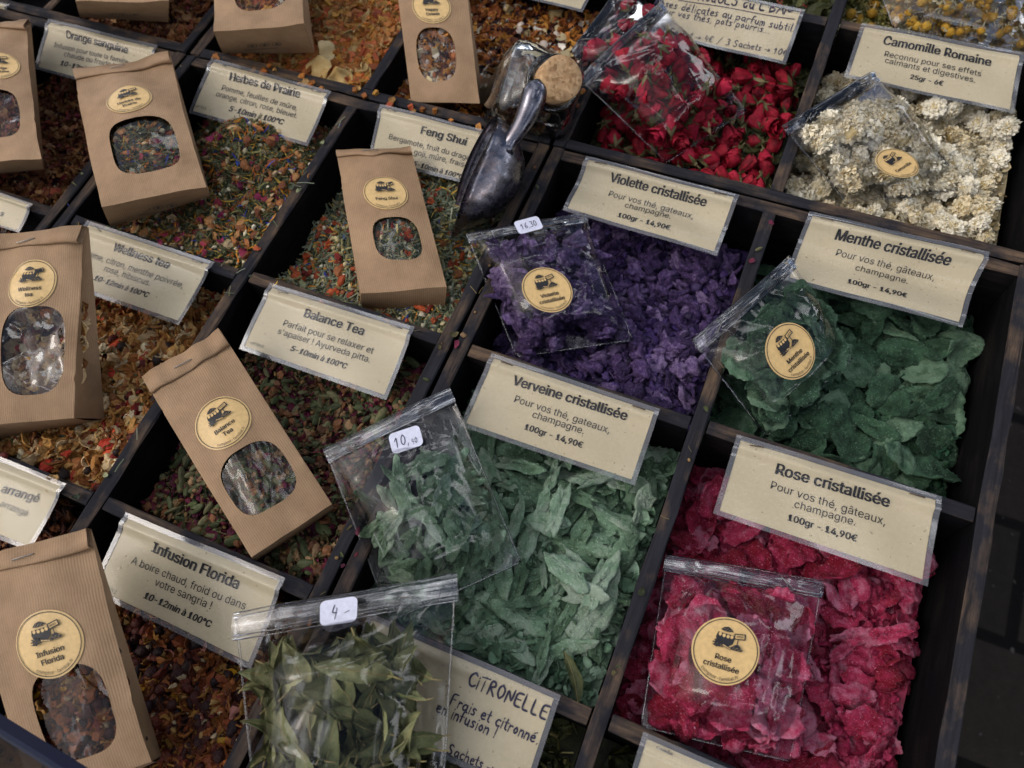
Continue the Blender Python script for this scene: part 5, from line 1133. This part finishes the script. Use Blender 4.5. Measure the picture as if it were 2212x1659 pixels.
poly_bag("clear bag of sugared violets with round sticker and small 16.30 label", [(1116,772), (1366,735), (1262,466), (1010,510)], (-.026,-.024,-.004,.012), .026, .84, .0042,
         stk=((1182,627), .0172, ["Violette", "cristallisée"], .06), price=((1140,496), .0188, .0106, .09, [("16,30", 0, -.0022, .0046, .10)]), seed=3,
         fill=content(VIOLS, 82, (.0062,.0092), .7, "crystallised_violet", "purple sugared violet inside the clear bag", "violet", "bagged sugared violets"))
poly_bag("clear bag of sugared verbena labelled 10,40, lying over two crates", [(846,1340), (1125,1214), (972,845), (704,975)], (-.016,-.014,.016,.016), .024, .66, .0052,
         price=((878,951), .0208, .0134, -.13, [("10,", -.0032, -.0031, .0067, .085), ("40", .0052, -.0041, .0034, .10)]), seed=4,
         fill=content(VERVS, 74, (.012,.021), .35, "verbena_leaf", "pale green sugared verbena leaf inside the clear bag", "verbena leaf", "bagged sugared verbena leaves", .35, False))
poly_bag("large clear bag of curled green leaves labelled 4, nearest the camera", [(562,1830), (952,1800), (984,1250), (510,1335)], (.006,.006,.030,.034), .034, .93, .0078,
         price=((740,1319), .0186, .0134, -.03, [("4", -.0019, -.0031, .0066, .085), ("-", .0043, -.0026, .0053, .11)]), seed=5,
         fill=content(CURLS, 150, (.015,.025), .3, "dried_leaf", "curled dried green leaf inside the clear bag labelled 4", "dried leaf", "curled green leaves in the clear bag", .5, True))
poly_bag("clear bag of cream chamomile flowers with round sticker", [(1830,440), (2088,408), (1886,160), (1694,277)], (-.024,-.024,.004,.012), .026, .84, .0056,
         stk=((1936,354), .0145, ["Camomille"], .38), seed=6, fill=content(CHAMS, 80, (.0098,.0128), .9, "chamomile_flower", "dried cream chamomile flower inside the clear bag", "chamomile flower", "bagged cream chamomile flowers"))
poly_bag("front clear bag of red rosebuds leaning on the handwritten sign", [(1440,352), (1612,240), (1428,10), (1254,172)], (-.022,-.020,.016,.016), .028, .84, .0054, seed=7,
         fill=content(BUDS, 78, (.0085,.0115), .55, "rosebud", "dried red rosebud inside the front clear bag", "rosebud", "bagged red rosebuds"))
poly_bag("rear clear bag of red rosebuds behind the front one", [(1375,235), (1500,120), (1345,-30), (1236,116)], (-.026,-.024,.004,.006), .020, .84, .0054, seed=8,
         fill=content(BUDS, 30, (.0078,.0105), .55, "rosebud", "dried red rosebud inside the rear clear bag", "rosebud", "rosebuds in the rear bag"))
poly_bag("clear bag of yellow chamomile heads in the top right corner", [(1930,60), (2270,135), (2290,-150), (1850,-150)], (-.012,-.012,.010,.010), .024, .84, .0056, seed=9,
         fill=content(YELS, 110, (.0055,.0075), 1, "yellow_chamomile_head", "small yellow chamomile head inside the clear bag", "chamomile head", "bagged yellow chamomile heads"))

# ------------------------------------------------------------------ metal scoop
SA = at(1074, 250, .052); TIP = at(972, 516, -.014); HE = at(1163, 172, .078)
ay = TIP-SA; LS = np.linalg.norm(ay); ay /= LS; tc = CAM-(SA+TIP)/2; tc /= np.linalg.norm(tc)
ax = tc-ay*(tc@ay); ax /= np.linalg.norm(ax); az = np.cross(ax, ay); az /= np.linalg.norm(az)
if az[0] > 0: az = -az
az = az*.993+ax*.12; az /= np.linalg.norm(az); ax = ax-az*(ax@az); ax /= np.linalg.norm(ax)      # opening to the left, a little towards the viewer
pxm = LS/287
sk = np.array([0, .03, .09, .16, .23, .37, .5, .6, .7, .78, .87, .95, 1.0]); dk = np.array([6, 34, 62, 86, 103, 120, 118, 108, 88, 64, 32, 10, 2.])*pxm; wk = np.array([.006, .018, .026, .030, .032, .033, .0325, .031, .028, .024, .017, .009, .002])
nY, nT = 40, 30; ss = np.linspace(0, 1, nY); t = np.linspace(-math.pi/2, math.pi/2, nT); V = {}
for off in (0, .0013):
    rows = []
    for q in ss:
        d_ = max(np.interp(q, sk, dk)-off, .0004); w_ = max(np.interp(q, sk, wk)-off, .0004); bow = .006*math.sin(math.pi*q)
        ct, st_ = np.cos(t), np.sin(t); X = np.sign(st_)*np.abs(st_)**.85*w_; Z = -np.abs(ct)**.85*d_+bow
        rows.append(SA+ay*(q*LS)+np.multiply.outer(X, ax)+np.multiply.outer(Z, az))
    V[off] = np.concatenate(rows)
m = MB(); m.add(V[0], grid_faces(nY, nT)); m.add(V[.0013], grid_faces(nY, nT, flip=True)); N0 = nY*nT
rim = [(i*nT, (i+1)*nT, (i+1)*nT+N0, i*nT+N0) for i in range(nY-1)]+[(i*nT+nT-1, i*nT+nT-1+N0, (i+1)*nT+nT-1+N0, (i+1)*nT+nT-1) for i in range(nY-1)]
root = empty("metal_scoop", TIP, "old dark metal scoop standing on its tip before the corked bottle", "scoop")
obj("bowl", mesh_np("bowl", np.concatenate(m.v), m.f+rim, METAL), root, root)
m = MB(); hb0 = SA+ay*(.17*LS)-az*(34*pxm)+ax*.020; hs = np.linspace(0, 1, 18); hp = [hb0*(1-k)+HE*k+ax*.004*math.sin(math.pi*k)-az*.003*math.sin(math.pi*k) for k in hs]
hr = [.0085, .0066, .0058, .0058, .0061, .0065, .0069, .0073, .0077, .0081, .0085, .0088, .0091, .0092, .0090, .0082, .0062, .0020]
m.tube(hp, hr, 18); obj("handle", m.build("handle", [METAL]), root, root)

# ------------------------------------------------------------------ corked glass bottle
B0 = at(1096, 240, -.040); B1 = at(1214, 168, .062); ba = B1-B0; BL_ = np.linalg.norm(ba); ba /= BL_
bx = at(1190, 288, 0)-at(1030, 250, 0); bx -= ba*(bx@ba); bx /= np.linalg.norm(bx); by = np.cross(ba, bx)
root = empty("glass_bottle", B0, "square clear glass bottle with cork standing behind the scoop", "bottle")
def sect(h, r, e, n=40):
    t = np.linspace(0, 2*math.pi, n, endpoint=False); c, s_ = np.cos(t), np.sin(t); k = r/(np.abs(c)**e+np.abs(s_)**e)**(1/e)
    return B0+ba*h+np.multiply.outer(k*c, bx)+np.multiply.outer(k*s_, by)
hb = BL_-.036; bw = 1.08
outer = [(0, .022*bw, 6), (.001, .0275*bw, 7), (.004, .0295*bw, 8), (hb-.010, .0295*bw, 8), (hb-.004, .0280*bw, 6), (hb, .0240*bw, 4), (hb+.003, .0190, 2.4), (hb+.006, .0175, 2), (hb+.011, .0175, 2), (hb+.012, .0215, 2), (hb+.017, .0220, 2), (hb+.019, .0205, 2)]
inner = [(hb+.019, .0165, 2), (hb+.008, .0150, 2), (hb+.003, .0165, 2.4), (hb-.001, .0220*bw, 4), (hb-.010, .0272*bw, 7), (.006, .0272*bw, 7), (.004, .024*bw, 6)]
V = np.concatenate([sect(*q) for q in outer+inner]); nr_ = len(outer)+len(inner); Fc = [(k*40+q, k*40+(q+1) % 40, (k+1)*40+(q+1) % 40, (k+1)*40+q) for k in range(nr_-1) for q in range(40)]
Fc += [tuple(range(40))[::-1], tuple((nr_-1)*40+q for q in range(40))]
obj("glass_body", mesh_np("glass_body", V, Fc, GLASS), root, root)
cork = [(hb+.006, .0142, 2), (hb+.019, .0158, 2), (BL_-.0012, .0166, 2), (BL_, .0158, 2), (BL_+.0002, .010, 2)]
V = np.concatenate([sect(*q) for q in cork]); Fc = [(k*40+q, k*40+(q+1) % 40, (k+1)*40+(q+1) % 40, (k+1)*40+q) for k in range(4) for q in range(40)]+[tuple(range(40))[::-1], tuple(160+q for q in range(40))]
obj("cork", mesh_np("cork", V, Fc, CORK), root, root)

# ------------------------------------------------------------------ clear guard with a navy rail at the lower left
ga, gb = at(-260, 1405, .10), at(330, 1772, .10); d = (gb-ga)/np.linalg.norm(gb-ga); up = np.array([-.35, -.45, .85]); up /= np.linalg.norm(up)
root = empty("display_guard", ga, "dark navy edged clear guard crossing the bottom left corner", "display guard")
m = MB(); nn = np.cross(d, up); nn /= np.linalg.norm(nn); up = np.cross(nn, d)
V = [p+nn*a+up*b for p in (ga, gb) for a, b in ((-.002, -.0035), (.002, -.0035), (.002, .0035), (-.002, .0035))]
m.add(V, [(0,1,2,3), (7,6,5,4), (0,4,5,1), (1,5,6,2), (2,6,7,3), (3,7,4,0)]); obj("rail", m.build("rail", [NAVY], False), root, root)
V = [ga+up*.0036, gb+up*.0036, gb+up*.12, ga+up*.12]; V = V+[v+nn*.0015 for v in V]
obj("clear_sheet", mesh_np("clear_sheet", V, [(0,1,2,3), (7,6,5,4), (0,4,5,1), (1,5,6,2), (2,6,7,3), (3,7,4,0)], ACRYL, smooth=False), root, root)
